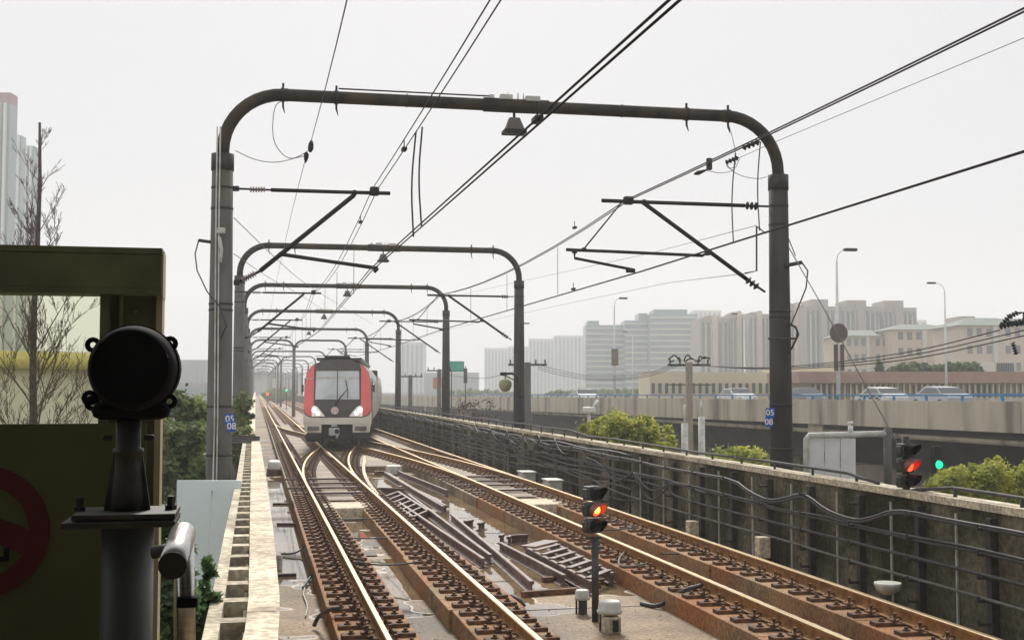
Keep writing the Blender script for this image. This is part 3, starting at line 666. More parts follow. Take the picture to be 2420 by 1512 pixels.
# right terminations and fine gear near the right post
b = MB(); insulator(b, P(1715,385,22), P(1745,372,22), n=4, r=.05); tag(b.build('tension_insulator', m_black), 'small black insulator on the thin strand under the right arch corner', 'insulator'); b = MB(); insulator(b, P(1755,350,22), P(1795,335,22), n=4, r=.06); tag(b.build('tension_insulator', m_black), 'larger black insulator where the doubled wires meet the right arch corner', 'insulator'); b = MB(); b.cbox(P(1676,388,22), (.1,.08,.22), bev=.02); b.lathe([(.015,0),(.045,.08),(.015,.25)], P(1640,412,22), P(1675,400,22)-P(1640,412,22), n=8)
tag(b.build('wire_clamp', m_black), 'black clamp and turnbuckle on the wires left of the right arch corner insulators', 'clamp')
curve([P(1720,290,22),P(1733,330,22),P(1742,385,22),P(1728,402,22),P(1716,388,22)], .006, 'jumper_lead', 'thin lead dropping from the nearest beam end to the right insulators', m_cable)
curve([P(1668,403,22),P(1700,410,22),P(1735,405,22),P(1748,375,22)], .006, 'jumper_lead', 'thin slack lead linking the two insulators under the right arch corner', m_cable)
curve([P(1716,392,22),P(1745,415,22),P(1790,424,22),P(1812,418,22)], .006, 'jumper_lead', 'thin lead from the right insulator to the top of the right post', m_cable)
b = MB(); b.tube([P(2900,-100,11), P(2420,90,15.5), P(1838,333,22.3), P(1720,385,22.4)], .006, n=4); tag(b.build('feeder_strand', m_wire), 'thin strand rising to the right from the right post corner below the doubled wires', 'overhead wire', GW)
b = MB(); b.tube([P(1788,535,22.1),P(1788,640,22.1),P(1760,646,22.1)], .016, n=6); b.tube([P(1788,535,22.1),P(1810,552,22.1)], .012, n=5); tag(b.build('stay_rod', m_black), 'vertical stay rod hanging just left of the nearest right post', 'rod')
b = MB(); b.tube([P(1788,533,22.1), P(1530,600,30), P(1300,650,48), P(1070,700,90)], .006, n=4); tag(b.build('feeder_strand', m_fade), 'faint upper strand running from the stay rod toward the far portals', 'overhead wire', GW)
b = MB(); b.tube([P(1762,646,22.1), P(1580,668,30), P(1310,724,48), P(1070,776,85), P(900,830,150)], .006, n=4); tag(b.build('feeder_strand', m_fade), 'faint lower strand running from the stay rod toward the far portals', 'overhead wire', GW)
b = MB(); b.tube([P(1860,578,22.3),P(1950,735,20.5),P(2100,1010,18),P(2122,1052,17.7)], .010, n=5); tag(b.build('guy_wire', m_fade), 'guy wire slanting down from the right post to the wall signal', 'wire')
# small fittings on the wires
for (x, y, X, lb) in ((955,353,pm.x,'upper clamp on the left messenger wire'),(852,525,pm.x,'clamp on the left messenger wire below the cantilever'),(1358,538,rm.x,'clamp on the right messenger wire left of the cantilever'),(1270,283,2.15,'twin clamp on the left contact wire beside the nearest lamp'),(1355,683,6.62,'clamp on the right contact wire left of the cantilever')):
    p = PX(x, y, X); b = MB(); b.cbox(p, (.07,.16,.05), bev=.012); b.tube([p, p+Vector((0,0,.14))], .008, n=4); tag(b.build('wire_clamp', m_black), lb, 'clamp', 'clamps on the overhead wires')
lines = [((553,517),(585,545),(640,600),(780,705),(860,770)),]
curve([P(553,515,21),P(640,600,30),P(712,665,42),P(800,720,60),P(880,765,90)], .008, 'cross_strand', 'thin strand slanting down rightward behind the nearest left post', m_fade)
curve([P(553,600,21),P(640,660,35),P(700,690,45),P(760,730,65)], .007, 'cross_strand', 'lower thin strand slanting down rightward behind the nearest left post', m_fade)
for k_, (Y0, Y1) in enumerate(((21,43.8),(43.8,61.4),(61.4,82.7),(82.7,106.6))):
    for j in range(3):
        u = (j+1)/4.0; Y = Y0+(Y1-Y0)*u
        for X, zc, zm, sg, sd_ in ((2.06,pc.z,pm.z,.35,'left'),(6.62,rc.z,rm.z,.3,'right')):
            b = MB(); b.tube([(X,Y,zc),(X,Y,zm-sg*4*u*(1-u))], .006, n=4)
            tag(b.build('dropper', m_wire), '%s thin dropper between the %s and %s portals over the %s track' % (['first','second','third'][j], ords[k_], ords[k_+1], sd_), 'dropper', 'wire droppers')
# ================================================================== TRAIN
def front_off(x, z):          # how far the nose surface lies behind its foremost point
    return .30*(abs(x)/1.48)**2.6 + (.13*max(0, z-1.6)) + .05*max(0, 1.2-z)
def panel(name, poly, mats, parent, lift=0.0, th=.05, step=.18, mi=0):
    bm = bmesh.new(); vs = [bm.verts.new((x, 0, z)) for x, z in poly]; bm.faces.new(vs)
    xs = [p[0] for p in poly]; zs = [p[1] for p in poly]
    for lo, hi, ax in ((min(xs), max(xs), 0), (min(zs), max(zs), 2)):
        v = lo+step
        while v < hi-1e-3:
            co = Vector((0,0,0)); no = Vector((0,0,0)); co[ax] = v; no[ax] = 1
            bmesh.ops.bisect_plane(bm, geom=bm.verts[:]+bm.edges[:]+bm.faces[:], plane_co=co, plane_no=no); v += step
    bmesh.ops.triangulate(bm, faces=bm.faces[:])
    for v in bm.verts: v.co.y = front_off(v.co.x, v.co.z)-lift
    r = bmesh.ops.extrude_face_region(bm, geom=bm.faces[:])
    for e in r['geom']:
        if isinstance(e, bmesh.types.BMVert): e.co.y += th
    bmesh.ops.recalc_face_normals(bm, faces=bm.faces[:])
    me = bpy.data.meshes.new(name); bm.to_mesh(me); bm.free(); me.materials.append(mats)
    o = bpy.data.objects.new(name, me); COL.objects.link(o); o.parent = parent; return o
TY = 54.0
tr = thing('metro_train', 'red and white metro train with lit headlights coming along the crossover', 'train', (0,0,0))
def section(y, sc=1.0, zt=0):
    prof = [(-1.36,.95),(-1.47,1.5),(-1.46,2.6),(-1.36,3.25),(-1.1,3.58),(-.6,3.76),(0,3.80),(.6,3.76),(1.1,3.58),(1.36,3.25),(1.46,2.6),(1.47,1.5),(1.36,.95)]
    return [(x*sc, y, z) for x, z in prof]
def carbody(y0, y1, name):
    b = MB(); s1 = section(y0); s2 = section(y1); n = len(s1)
    b.add(s1+s2, [(i, i+1, n+i+1, n+i) for i in range(n-1)], 0, True); b.add(s1, [list(range(n))]); b.add(s2, [list(range(n))[::-1]])
    return b.build(name, m_trains, tr)
carbody(.5, 22.6, 'car_body')
MB().cbox((0,11.5,3.86), (2.0,20,.16), bev=.04).build('roof_equipment', m_mask, tr)
MB().cbox((-.05,1.2,3.93), (1.1,1.0,.12), bev=.03).build('roof_fairing', m_under, tr)
MB().cbox((0,12,.66), (2.5,20.5,.6), bev=.05).build('underframe', m_under, tr)
for k in range(4):                        # side windows and doors, right side shows
    for s in (-1, 1):
        b = MB(); b.box(s*1.462-.012, s*1.462+.012, 3.4+k*5, 5.2+k*5, 1.95, 2.85); b.build('side_window', m_glass, tr)
        b = MB(); b.box(s*1.476-.012, s*1.476+.012, 6.0+k*4.6, 7.3+k*4.6, 1.12, 2.95); b.build('door', m_trainw, tr)
for s in (-1, 1):
    b = MB(); b.box(s*1.474-.012, s*1.474+.012, .95, 1.6, 1.55, 3.0); b.build('cab_door', m_mask, tr)
    b = MB(); b.box(s*1.482-.012, s*1.482+.012, 1.7, 2.9, 1.55, 1.95); b.build('yellow_stripe', m_yel, tr)
    b = MB(); b.cbox((s*1.2,22.6,2.3), (.45,.3,2.7), bev=.06); b.build('gangway_frame', m_under, tr)
carbody(23.2, 45, 'rear_car_body')
MB().cbox((0,34,.66), (2.5,20.5,.6)).build('rear_underframe', m_under, tr)
# nose in panels
panel('roof_cap', [(-.98,3.38),(.98,3.38),(.96,3.62),(.62,3.77),(0,3.82),(-.62,3.77),(-.96,3.62)], m_mask, tr, 0, .9)
panel('red_pillar', [(-1.02,1.30),(-1.02,3.58),(-1.18,3.48),(-1.36,3.16),(-1.44,2.5),(-1.47,1.75),(-1.42,1.52),(-1.30,1.38)], m_red, tr, .01, .8)
panel('red_pillar', [(1.02,1.30),(1.30,1.38),(1.42,1.52),(1.47,1.75),(1.44,2.5),(1.36,3.16),(1.18,3.48),(1.02,3.58)], m_red, tr, .01, .8)
panel('mask', [(-1.02,1.22),(1.02,1.22),(1.02,3.42),(-1.02,3.42)], m_mask, tr, 0, .7)
ws = panel('windscreen', [(-.96,2.06),(.96,2.06),(.93,3.30),(-.93,3.30)], m_wind, tr, .03, .03)
panel('centre_bar', [(-.018,2.06),(.018,2.06),(.018,3.30),(-.018,3.30)], m_mask, ws, .045, .02)
panel('pale_windscreen_strip', [(-.93,2.96),(.93,2.96),(.925,3.04),(-.925,3.04)], m_offw, ws, .036, .008)  # pale strip across the upper windscreen
panel('console', [(-.72,2.07),(.72,2.07),(.45,2.26),(.0,2.33),(-.45,2.26)], m_silver, ws, .036, .008)
for s in (-1, 1):
    panel('headlight', [(s*a, z) for a, z in [(1.10,1.32),(1.10,1.72),(1.0,1.80),(.86,1.74),(.70,1.56),(.52,1.33)]][::s], m_lampglass, tr, .03, .04)
    for (lx, lz, lr) in ((.98,1.60,.095),(.82,1.46,.075)): MB().lathe([(lr,0),(lr*.7,.02),(.001,.03)], (s*lx,front_off(lx,lz)-.032,lz), (0,-1,0), n=16).build('lamp', m_head, tr)
    MB().cbox((s*1.56,.9,2.55), (.10,.08,.34), bev=.02).build('mirror', m_mask, tr)
panel('front_skirt', [(-1.47,.98),(1.47,.98),(1.48,1.52),(1.36,1.36),(1.12,1.27),(-1.12,1.27),(-1.36,1.36),(-1.48,1.52)], m_trainw, tr, .02, .7)
for s in (-1, 1):
    panel('corner_valance', [(s*.68,.62),(s*1.40,.62),(s*1.45,.98),(s*.68,.98)], m_trainw, tr, .0, .5)
    o = MB().box(s*1.02-.27, s*1.02+.27, .0, .16, .68, .90); o = MB().cbox((s*1.02,.12,.8), (.52,.12,.18), bev=.02).build('grille', m_pcon, tr)
    MB().cbox((s*1.02,.35,.42), (.72,.5,.42), bev=.14).build('obstacle_guard', m_under, tr)
    MB().lathe([(.42,0),(.42,.12)], (s*.75,1.6,.42), (1,0,0), n=24).build('wheel', m_under, tr)
MB().box(-.68, .68, .28, .8, .30, 1.0).build('coupler_recess', m_under, tr)
c = MB(); c.cbox((-.12,.05,.66), (.46,.3,.34), bev=.04); c.cbox((-.12,-.02,.92), (.26,.2,.09), bev=.02); c.tube([(.02,-.08,.5),(.0,-.1,.38)], .05, n=8); cp = c.build('coupler', m_silver, tr)
MB().lathe([(.1,0),(.1,.03)], (.0,-.13,.68), (0,1,0), n=14).build('coupler_hole', m_under, cp)
c = MB(); c.tube([(-.08,.0,1.82),(.06,-.0,2.05),(.42,.04,2.5)], [.045,.03,.014], n=6); c.tube([(.36,.10,2.90),(.46,.08,2.4),(.45,.05,2.12)], .02, n=5); c.build('wiper', m_black, tr)
bd = MB().lathe([(.165,0),(.165,.03)], (-.10,-.06,1.58), (0,1,0), n=28).build('badge', m_white, tr)
c = MB(); c.tube([(-.10+.12*math.cos(t),-.064,1.58+.12*math.sin(t)) for t in [2*PI*i/20-.5 for i in range(17)]], .009, n=5); c.tube([(-.16,-.064,1.53),(-.16,-.064,1.63),(-.10,-.064,1.56),(-.04,-.064,1.63),(-.04,-.064,1.53)], .009, n=5); c.build('badge_emblem', m_red, bd)
text('0132', .14, (-1.22,front_off(1.22,2.98)-.06,2.96), facerot(-.25,-1), m_white, tr)
off0 = off(TY); hd = math.atan(.111)
tr.location = (XL+off0, TY, 0); tr.rotation_euler = (0,0,-hd)
# ================================================================== DWARF SIGNALS
def signal_head(t, c, heading, lit, s=1.0):
    # three stacked hooded lamps; heading = unit vector the lamps face
    h = Vector(heading).normalized(); z = Vector((0,0,1)); sd_ = z.cross(h)
    Mx = Matrix((sd_, h, z)).transposed()
    for k, dz in enumerate((.21, 0, -.21)):
        cc = Vector(c)+z*dz*s
        b = MB(); b.cbox(cc-h*.06*s, (.2*s,.16*s,.185*s), M=Mx, bev=.02*s); b.cbox(cc-h*.06*s-sd_*.115*s, (.03*s,.1*s,.12*s), M=Mx, bev=.01*s); hs_ = b.build('lamp_housing', m_dgrey, t)
        # hood: open tube, longer on top
        b = MB(); n = 20; R = .095*s; vs = []; fs = []
        for rr, inner in ((R, 0), (R-.008*s, 1)):
            for end in (0, 1):
                for j in range(n+1):
                    a = PI*1.5*j/n-PI*.25
                    L = (.02+.19*(.5+.5*math.sin(a)))*s if end else 0
                    vs.append(cc+sd_*math.cos(a)*rr+z*math.sin(a)*rr+h*(L+.0))
        m_ = n+1
        for j in range(n): fs += [(j, j+1, m_+j+1, m_+j), (2*m_+j+1, 2*m_+j, 3*m_+j, 3*m_+j+1), (m_+j, m_+j+1, 3*m_+j+1, 3*m_+j)]
        b.add(vs, fs, 0, False); b.build('hood', m_dark if not (k == 1 and lit) else m_hoodred, hs_)
        b = MB(); b.lathe([(.001,.035*s),(.05*s,.025*s),(.078*s,0)][::-1], cc+h*.02*s, h, n=20)
        b.build('lens', (m_sigred if (k == 1 and lit) else m_black), hs_)
        if k == 1 and lit: MB().lathe([(.048*s,0),(.04*s,.012*s),(.001,.02*s)], cc+h*.045*s, h, n=18).build('lit_bulb', m_sighot if lit == 2 else m_sigred, hs_)
base = PZ(1407,1468,DZ)
t = thing('dwarf_signal', 'short post signal glowing orange-red between the two tracks', 'railway signal', base)
pc_ = P(1392,1184,15.6)
MB().tube([(base.x,base.y,DZ),(base.x,base.y,.62)], .046, n=14).build('post', m_dgrey, t)
b = MB(); b.cbox((base.x-.02,base.y,.62), (.2,.06,.03)); b.cbox((base.x-.02,base.y,.50), (.24,.05,.02)); b.build('clamp_bar', m_bracket, t)
signal_head(t, (base.x+.0,base.y,.98), (.42,-1,0), 2)
sb = PX(2150,1100,WX+.1)
t = thing('dwarf_signal', 'red signal head mounted on the right wall before the white frame', 'railway signal', (sb.x,sb.y,1.18))
MB().tube([(sb.x,sb.y+.1,1.18),(sb.x,sb.y+.1,1.9)], .05, n=12).build('post', m_dgrey, t)
signal_head(t, (sb.x-.02,sb.y,sb.z), (.30,-1,0), 1, .98)
# ================================================================== DECK OBJECTS
def beam_thing(name, pts, label, z=-.278, mat=m_rust2, group='spare rails lying between the tracks'):
    q = [PZ(x, y, z) for x, y in pts]
    prof = [(a*1.0, b_) for a, b_ in RP]
    b = MB(); b.sweep([Vector((p.x,p.y,z)) for p in q], prof); return tag(b.build(name, mat), label, 'rail', group)
beam_thing('spare_rail', [(863,1081),(960,1119),(1057,1157)], 'rusty spare rail farthest left toward the train')
beam_thing('spare_rail', [(909,1114),(980,1156),(1048,1195)], 'spare rail whose end lies on the wet deck, left of the wide puddle')
beam_thing('spare_rail', [(917,1116),(984,1156),(1054,1193)], 'thin spare rail tight beside the one ending at the wide puddle')
beam_thing('spare_rail', [(965,1166),(1060,1236),(1159,1309)], 'longer middle spare rail, its bright end beside the left track')
beam_thing('spare_rail', [(943,1185),(1040,1250),(1143,1318)], 'spare rail lying nearest the left track')
beam_thing('spare_rail', [(1067,1213),(1160,1290),(1257,1372)], 'longest dark spare rail with its end nearest the camera')
beam_thing('spare_rail', [(1182,1280),(1258,1318),(1334,1357)], 'short spare rail between the longest one and the bolted pair')
beam_thing('spare_rail', [(1010,1100),(1080,1132),(1150,1160)], 'far spare rail beside the right track plinth, before the pale scrap')
tp = thing('bolted_rail_pair', 'ladder-like pair of rusty beams joined by cross plates beside the signal', 'rails', PZ(1346,1320,-.45))
for a, c in (((1242,1290),(1400,1372)), ((1300,1276),(1448,1352))):
    q = [PZ(*a, -.24), PZ(*c, -.24)]; MB().sweep([Vector((p.x,p.y,-.24)) for p in q], RP).build('rail', m_rust2, tp)
qa = [PZ(1242,1290,-.24), PZ(1400,1372,-.24), PZ(1300,1276,-.24), PZ(1448,1352,-.24)]
for k in range(8):
    u = .04+k*.13; p0 = qa[0].lerp(qa[1], u); p1 = qa[2].lerp(qa[3], u)
    MB().beam(p0+Vector((0,0,.012)), p1+Vector((0,0,.012)), .10 if k else .3, .02).build('cross_plate', m_rust2, tp)
tp = thing('bolted_rail_pair', 'flat grey ladder-like plate with dark holes beside the left track', 'rails', PZ(1020,1215,-.45))
qa = [PZ(905,1178,-.33), PZ(975,1225,-.33), PZ(940,1165,-.33), PZ(1010,1210,-.33)]
for a, c in ((0,1),(2,3)): MB().beam(qa[a], qa[c], .07, .12).build('side_bar', m_rust2, tp)
for k in range(7):
    u = k/6; MB().beam(qa[0].lerp(qa[1],u), qa[2].lerp(qa[3],u), .06, .10).build('cross_plate', m_rust2, tp)
def cutoff(x, y, ang, L, label):
    p = PZ(x, y, DZ+.17); d = Vector((math.cos(ang), math.sin(ang), 0))
    b = MB(); b.sweep([p-d*L/2, p+d*L/2], RP); return tag(b.build('rail_cutoff', m_rust2), label, 'rail piece', 'short cut rail pieces on the deck')
cutoff(1108,1228,.9,.35,'left of two short rail pieces standing side by side near mid deck')
cutoff(1138,1233,1.0,.3,'right of two short rail pieces standing side by side near mid deck')
cutoff(1186,1262,1.1,.25,'leftmost piece of the cluster beside the right track plinth')
cutoff(1204,1265,1.2,.3,'middle piece of the cluster beside the right track plinth')
cutoff(1228,1262,.3,.35,'tilted right piece of the cluster beside the right track plinth')
cutoff(925,1152,-.5,.8,'dark angled metal piece on the deck near the left track switch')
cutoff(946,1148,1.3,.5,'pale upright metal piece on the deck near the left track switch')
for k, (x, y, w_, l_) in enumerate(((1300,1405,.9,.1),(1330,1372,.7,.1),(1400,1380,.5,.12),(1390,1388,.4,.1))):
    p = PZ(x, y, DZ); b = MB(); b.cbox((p.x,p.y,DZ+.04), (w_,l_,.08), rz=.2, bev=.01)
    tag(b.build('timber_baulk', m_rust), ['dark baulk under the ends of the longest spare rails','dark baulk under the short spare rail','dark baulk under the near end of the bolted pair','small dark block beside the bolted pair'][k], 'baulk', 'dark baulks under the spare rails')
p = PZ(1045,1120,-.38); tag(MB().cbox(p, (.5,2.0,.1), rz=.15, bev=.02).build('cable_trough', m_cope), 'pale cracked slab lying between spare rails near the train', 'slab')
p = PZ(875,1310,DZ); tag(MB().cbox((p.x,p.y,DZ+.012), (.2,.55,.02)).build('drain_cover', m_bracket), 'small dark square drain cover between the left track rails', 'drain cover')
tag(MB().cbox((XL,29.0,(DZ+PTOP)/2+.02), (1.1,1.5,PTOP-DZ+.03), bev=.02).build('cross_beam', m_cope2), 'pale concrete cross beam between the left track rails just before the points', 'beam')
tag(MB().cbox((XR,29.0,(DZ+PTOP)/2+.02), (1.1,1.5,PTOP-DZ+.03), bev=.02).build('cross_beam', m_cope2), 'pale concrete cross beam between the right track rails just before the points', 'beam')
def grit(name, label, n, x0, x1, y0, y1, sz, mat, z, cat, seed):
    R = random.Random(seed); b = MB()
    for _ in range(n):
        x = R.uniform(x0, x1); y = y0+(y1-y0)*R.random()**1.5; s_ = sz*R.uniform(.4,1.3); a = R.uniform(0, 3.14); c_, s2 = math.cos(a)*s_, math.sin(a)*s_; h = s_*R.uniform(.3,.7)
        b.add([(x+c_,y+s2,z-.002),(x-s2,y+c_,z-.002),(x-c_,y-s2,z-.002),(x+s2*.8,y-c_*.8,z-.002),(x+s2*.2,y+c_*.1,z+h)], [(0,1,4),(1,2,4),(2,3,4),(3,0,4)])
    return tag(b.build(name, mat), label, cat, kind='stuff')
grit('grit', 'dark grit and chips scattered over the deck between the tracks', 900, 3.4, 5.4, 12, 45, .015, m_rust, DZ, 'grit', 1)
grit('grit', 'grit along the floor strip beside the left parapet', 300, .12, .85, 12, 40, .015, m_rust, DZ, 'grit', 2)
grit('grit', 'grit and leaf litter between the left track rails', 400, 1.85, 2.4, 12, 30, .014, m_rust, DZ, 'grit', 3)
grit('grit', 'debris gathered along the foot of the right wall', 1400, 8.0, 8.5, 11, 60, .04, m_bracket, DZ, 'grit', 4)
grit('grit', 'grit between the right track rails', 600, 6.45, 6.95, 12, 30, .02, m_rust, DZ, 'grit', 5)
for k, Y in enumerate((13.2, 16.4, 18.9, 22.1, 25.2, 28.3)):
    tag(MB().box(3.36, 5.46, Y, Y+.03, DZ-.01, DZ+.004).build('deck_joint', m_under), '%s dark joint across the deck between the tracks, counted from the camera' % ords0[k], 'joint', 'joints across the deck')
for k, (x0_, am) in enumerate(((7.98,.10),(8.12,.14),(8.28,.08),(8.38,.05))):
    pts = [Vector((x0_+am*math.sin(i*.9+k*2)+.04*math.sin(i*2.3+k), 10.5+i*.9, DZ+.022+.012*(k%2))) for i in range(48)]
    tag(MB().tube(pts, .013+.003*(k%2), n=6).build('floor_cable', m_cable2 if k == 1 else m_cable), ['loose dark cable nearest the right rail along the wall foot','pale loose cable wandering along the wall foot','dark loose cable third from the right rail at the wall foot','dark cable tight against the wall foot'][k], 'cable', 'loose cables at the foot of the right wall')
# white devices
def capdev(x, y, z0, r, label, base_mat=m_cope, hgt=.42):
    p = PZ(x, y, z0); t = thing('capped_junction_post', label, 'junction box', p, 'white capped trackside boxes')
    MB().lathe([(r*.55,0),(r*.5,hgt*.55),(r*.62,hgt*.6)], p, n=14).build('stand', base_mat, t)
    b = MB(); b.lathe([(r*1.02,hgt*.6),(r*1.08,hgt*.68),(r*.96,hgt*.72),(r*.92,hgt*.92),(r*.8,hgt)], p, n=24); b.build('cap', m_offw, t)
    for a in (0.6, 2.6, 4.6): MB().tube([p+Vector((r*.8*math.cos(a), r*.8*math.sin(a), 0)), p+Vector((r*.8*math.cos(a), r*.8*math.sin(a), hgt*.62))], .014, n=6).build('leg', m_bracket, t)
    return t
t = capdev(1441,1492,DZ,.15,'wide white-capped box at the foot of the near signal',m_cope,.38)
MB().cbox(PZ(1441,1492,DZ)+Vector((0,-.06,.10)), (.2,.2,.2), bev=.01).build('block', m_cope, t)
MB().cbox(PZ(1446,1492,DZ)+Vector((0,-.165,.10)), (.07,.02,.14)).build('opening', m_under, t)
t = capdev(1376,1450,DZ,.10,'narrow white mushroom cap left of the near signal post',m_dgrey,.32)
for (x, y, w_, l, lab) in ((1245,1128,.34,.3,'left pale box beside the right track below the wall'),(1306,1150,.36,.3,'right pale box beside the right track below the wall')):
    p = PX(x, y, 7.95); t = thing('switch_box', lab, 'track box', (p.x,p.y,DZ), 'pale boxes beside the right track')
    MB().cbox((p.x,p.y,-.12), (.4,.75,.34), bev=.05).build('box_body', m_offw, t); MB().cbox((p.x,p.y,.06), (.46,.8,.05), bev=.02).build('lid', m_offw, t)
    MB().lathe([(.08,0),(.08,.05)], (p.x-.2,p.y-.2,-.08), (-1,0,0), n=14).build('port', m_offw, t)
    MB().cbox((p.x+.02,p.y+.7,-.2), (.3,.4,.2), bev=.02).build('motor', m_under, t)
for (x, y, lab) in ((1636,1245,'pale concrete marker block against the right wall, left one'),(1802,1285,'pale concrete marker block against the right wall, right one')):
    p = PX(x, y, 8.2); tag(MB().cbox((p.x,p.y,p.z-.05), (.2,.2,.34), bev=.012).box(p.x-.03,p.x+.03,p.y-.05,p.y+.05,DZ,p.z-.2).build('marker_block', m_cope2), lab, 'concrete block', 'marker blocks beside the right track')
p = PX(2098,1385,7.95); t = thing('capped_junction_post', 'white bowl-shaped cap beside the right track near the frame edge', 'junction box', (p.x,p.y,DZ), 'white capped trackside boxes')
MB().lathe([(.06,0),(.14,.05),(.17,.12),(.17,.15)], (p.x,p.y,p.z-.1), n=24).build('cap', m_offw, t); MB().tube([(p.x,p.y,DZ),(p.x,p.y,p.z-.08)], .05, n=8).build('stand', m_bracket, t)
p = PZ(648,1122,DZ); t = thing('switch_machine', 'white cloth-covered switch machine left of the left track', 'switch machine', p)
b = MB(); b.cbox(p+Vector((0,.2,.32)), (.42,.9,.34), bev=.09); o = b.build('white_cover', m_white, t); MB().cbox(p+Vector((0,.2,.1)), (.5,1.1,.2), bev=.02).build('base', m_rust, t)
b = MB(); b.beam(p+Vector((.2,.1,.22)), (XL-.4,p.y+.1,-.12), .10, .07); b.beam(p+Vector((.2,-.4,.2)), (XL-.6,p.y-.5,-.14), .16, .06); b.build('drive_rod', m_rust2, t)
p = PZ(930,1122,DZ); t = thing('switch_machine', 'small pale switch machine between the tracks at the left points', 'switch machine', p)
MB().cbox(p+Vector((0,0,.18)), (.5,.6,.3), bev=.03).build('box_body', m_offw, t); MB().cbox(p+Vector((-.45,.1,.08)), (.4,.3,.12), bev=.02).build('crank', m_rust, t)
# hoses and leads on the deck
def hose(pts, r, label, mat=m_cable, z=DZ):
    q = [PZ(x, y, zz) for x, y, zz in pts]; sm = q
    for _ in range(2):
        o = [sm[0]]
        for a, c in zip(sm[:-1], sm[1:]): o += [a*.75+c*.25, a*.25+c*.75]
        o.append(sm[-1]); sm = o
    return tag(MB().tube(sm, r, n=8).build('hose', mat), label, 'hose', 'hoses and leads over the deck')
hose([(742,1478,-.4),(752,1456,-.3),(775,1440,-.12),(805,1436,-.08)], .026, 'thick black hose stub at the bottom edge beside the left track')
hose([(665,1308,-.42),(695,1308,-.4),(715,1295,-.35),(728,1276,-.2),(748,1272,-.12)], .018, 'black hose curving up onto the left plinth by the puddles')
hose([(716,1388,-.42),(735,1360,-.4),(758,1342,-.2),(790,1334,-.12)], .020, 'black hose bent over the left plinth near its wide step')
hose([(722,1455,-.42),(728,1430,-.42),(716,1405,-.42),(720,1388,-.42)], .010, 'thin white lead trailing on the floor beside the left plinth', m_offw)
hose([(840,1326,-.12),(885,1334,-.2),(940,1334,-.2),(998,1326,-.12)], .014, 'lowest brown lead slung between the left track rails')
hose([(825,1271,-.12),(870,1272,-.25),(930,1270,-.2)], .014, 'middle brown lead between the left track rails over a puddle')
hose([(800,1227,-.15),(850,1226,-.25),(886,1225,-.15)], .014, 'upper brown lead between the left track rails')
hose([(1480,1300,-.12),(1462,1318,-.1),(1462,1338,-.15),(1500,1338,-.15),(1545,1326,-.1)], .016, 'pale lead looping over the right track plinth behind the signal', m_cable2)
hose([(1515,1425,-.42),(1555,1434,-.42),(1585,1412,-.3),(1620,1392,-.14),(1660,1382,-.1)], .030, 'thick black hose climbing the right plinth right of the signal')
hose([(1560,1308,-.12),(1610,1308,-.25),(1660,1300,-.12)], .014, 'brown lead between the right track rails')
hose([(1200,1406,-.4),(1215,1408,-.3),(1232,1420,-.35),(1240,1432,-.42)], .024, 'black hose arch beside the left track, right side')
hose([(1400,1254,-.05),(1480,1250,-.2),(1510,1240,-.1)], .014, 'brown lead running right from the near signal post')
for k, (a, c, zz) in enumerate((((700,1360),(650,1362),-.44),((700,1192),(645,1192),-.44),((700,1240),(655,1240),-.44))):
    q0, q1 = PZ(*a, DZ), PZ(*c, DZ); tag(MB().beam(q0+Vector((0,0,.02)), q1+Vector((0,0,.02)), .09, .05).build('floor_bar', m_bracket), ['near','far','middle'][k]+' dark bar lying across the floor beside the left parapet', 'metal bar', 'dark bars across the left floor strip')
p0, p1 = PZ(655,1290,-.1), PZ(662,1330,-.1)
tag(MB().lathe([(.05,0),(.055,.2),(.03,.24)], PZ(660,1345,DZ), n=12).build('bottle', m_offw), 'small pale upright canister on the floor beside the left parapet', 'canister')
# ================================================================== NEAR LEFT: FRAME, BOARD, SIGNAL BACK, HANDRAIL
FY = 4.72
def q(x, y, Y=FY): return PY(x, y, Y)
fr = thing('steel_frame', 'dark olive steel frame with heavy top beam at the platform end', 'frame', (q(300,1512).x, FY, 1.05))
zt_, zb_ = q(385,588).z, q(385,697).z; xr = q(384,600).x
b = MB(); fl = .02
b.box(-4, xr, FY-.02, FY+.14, zt_-.022, zt_); b.box(-4, xr, FY-.02, FY+.14, zb_, zb_+.022); b.box(-4, xr-.02, FY+.055, FY+.07, zb_+.022, zt_-.022)
b.box(-4, xr-.002, FY-.018, FY-.004, zb_+.023, zt_-.023)
b.build('top_beam', m_oliveb, fr)
MB().box(xr-.018, xr+.004, FY-.0, FY+.13, zb_-.012, zt_-.012).build('lit_end_plate', m_creamp, fr)  # side light on the beam end put into its colour
xp0, xp1 = q(235,800).x, q(368,800).x
b = MB(); b.box(xp0+.07, xp1, FY+.02, FY+.03, 1.05, zb_-.002); b.box(xp0, xp0+.03, FY, FY+.1, 1.05, zb_-.002); b.box(xp0+.032, xp0+.068, FY+.035, FY+.055, 1.05, zb_-.002); b.box(xp0+.07, xp0+.082, FY-.012, FY+.019, 1.05, zb_-.002)
b.lathe([(.012,0),(.009,.008)], q(320,735)+Vector((0,.02,0)), (0,-1,0), n=12)
b.build('post', m_oliveb, fr)
MB().box(xp1, xp1+.022, FY, FY+.12, 1.05, zb_-.014).build('lit_post_edge', m_creamp, fr)  # lit side of the post drawn as a cream strip
b = MB(); b.box(-4, xp0-.001, FY+.05, FY+.056, q(0,1000).z-.002, zb_-.001); b.build('pane', m_pane, fr)
bd = thing('warning_board', 'dark yellow board with red prohibition ring at the lower left', 'sign', (q(150,1400).x, FY, 1.05))
xb = q(345,1200).x
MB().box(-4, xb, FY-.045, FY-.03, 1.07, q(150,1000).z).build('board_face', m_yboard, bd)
cc = q(-46, 1256, FY-.047); R1 = (q(118,1256,FY-.047)-cc).length; R2 = R1*.70
b = MB(); n = 64; vs = []
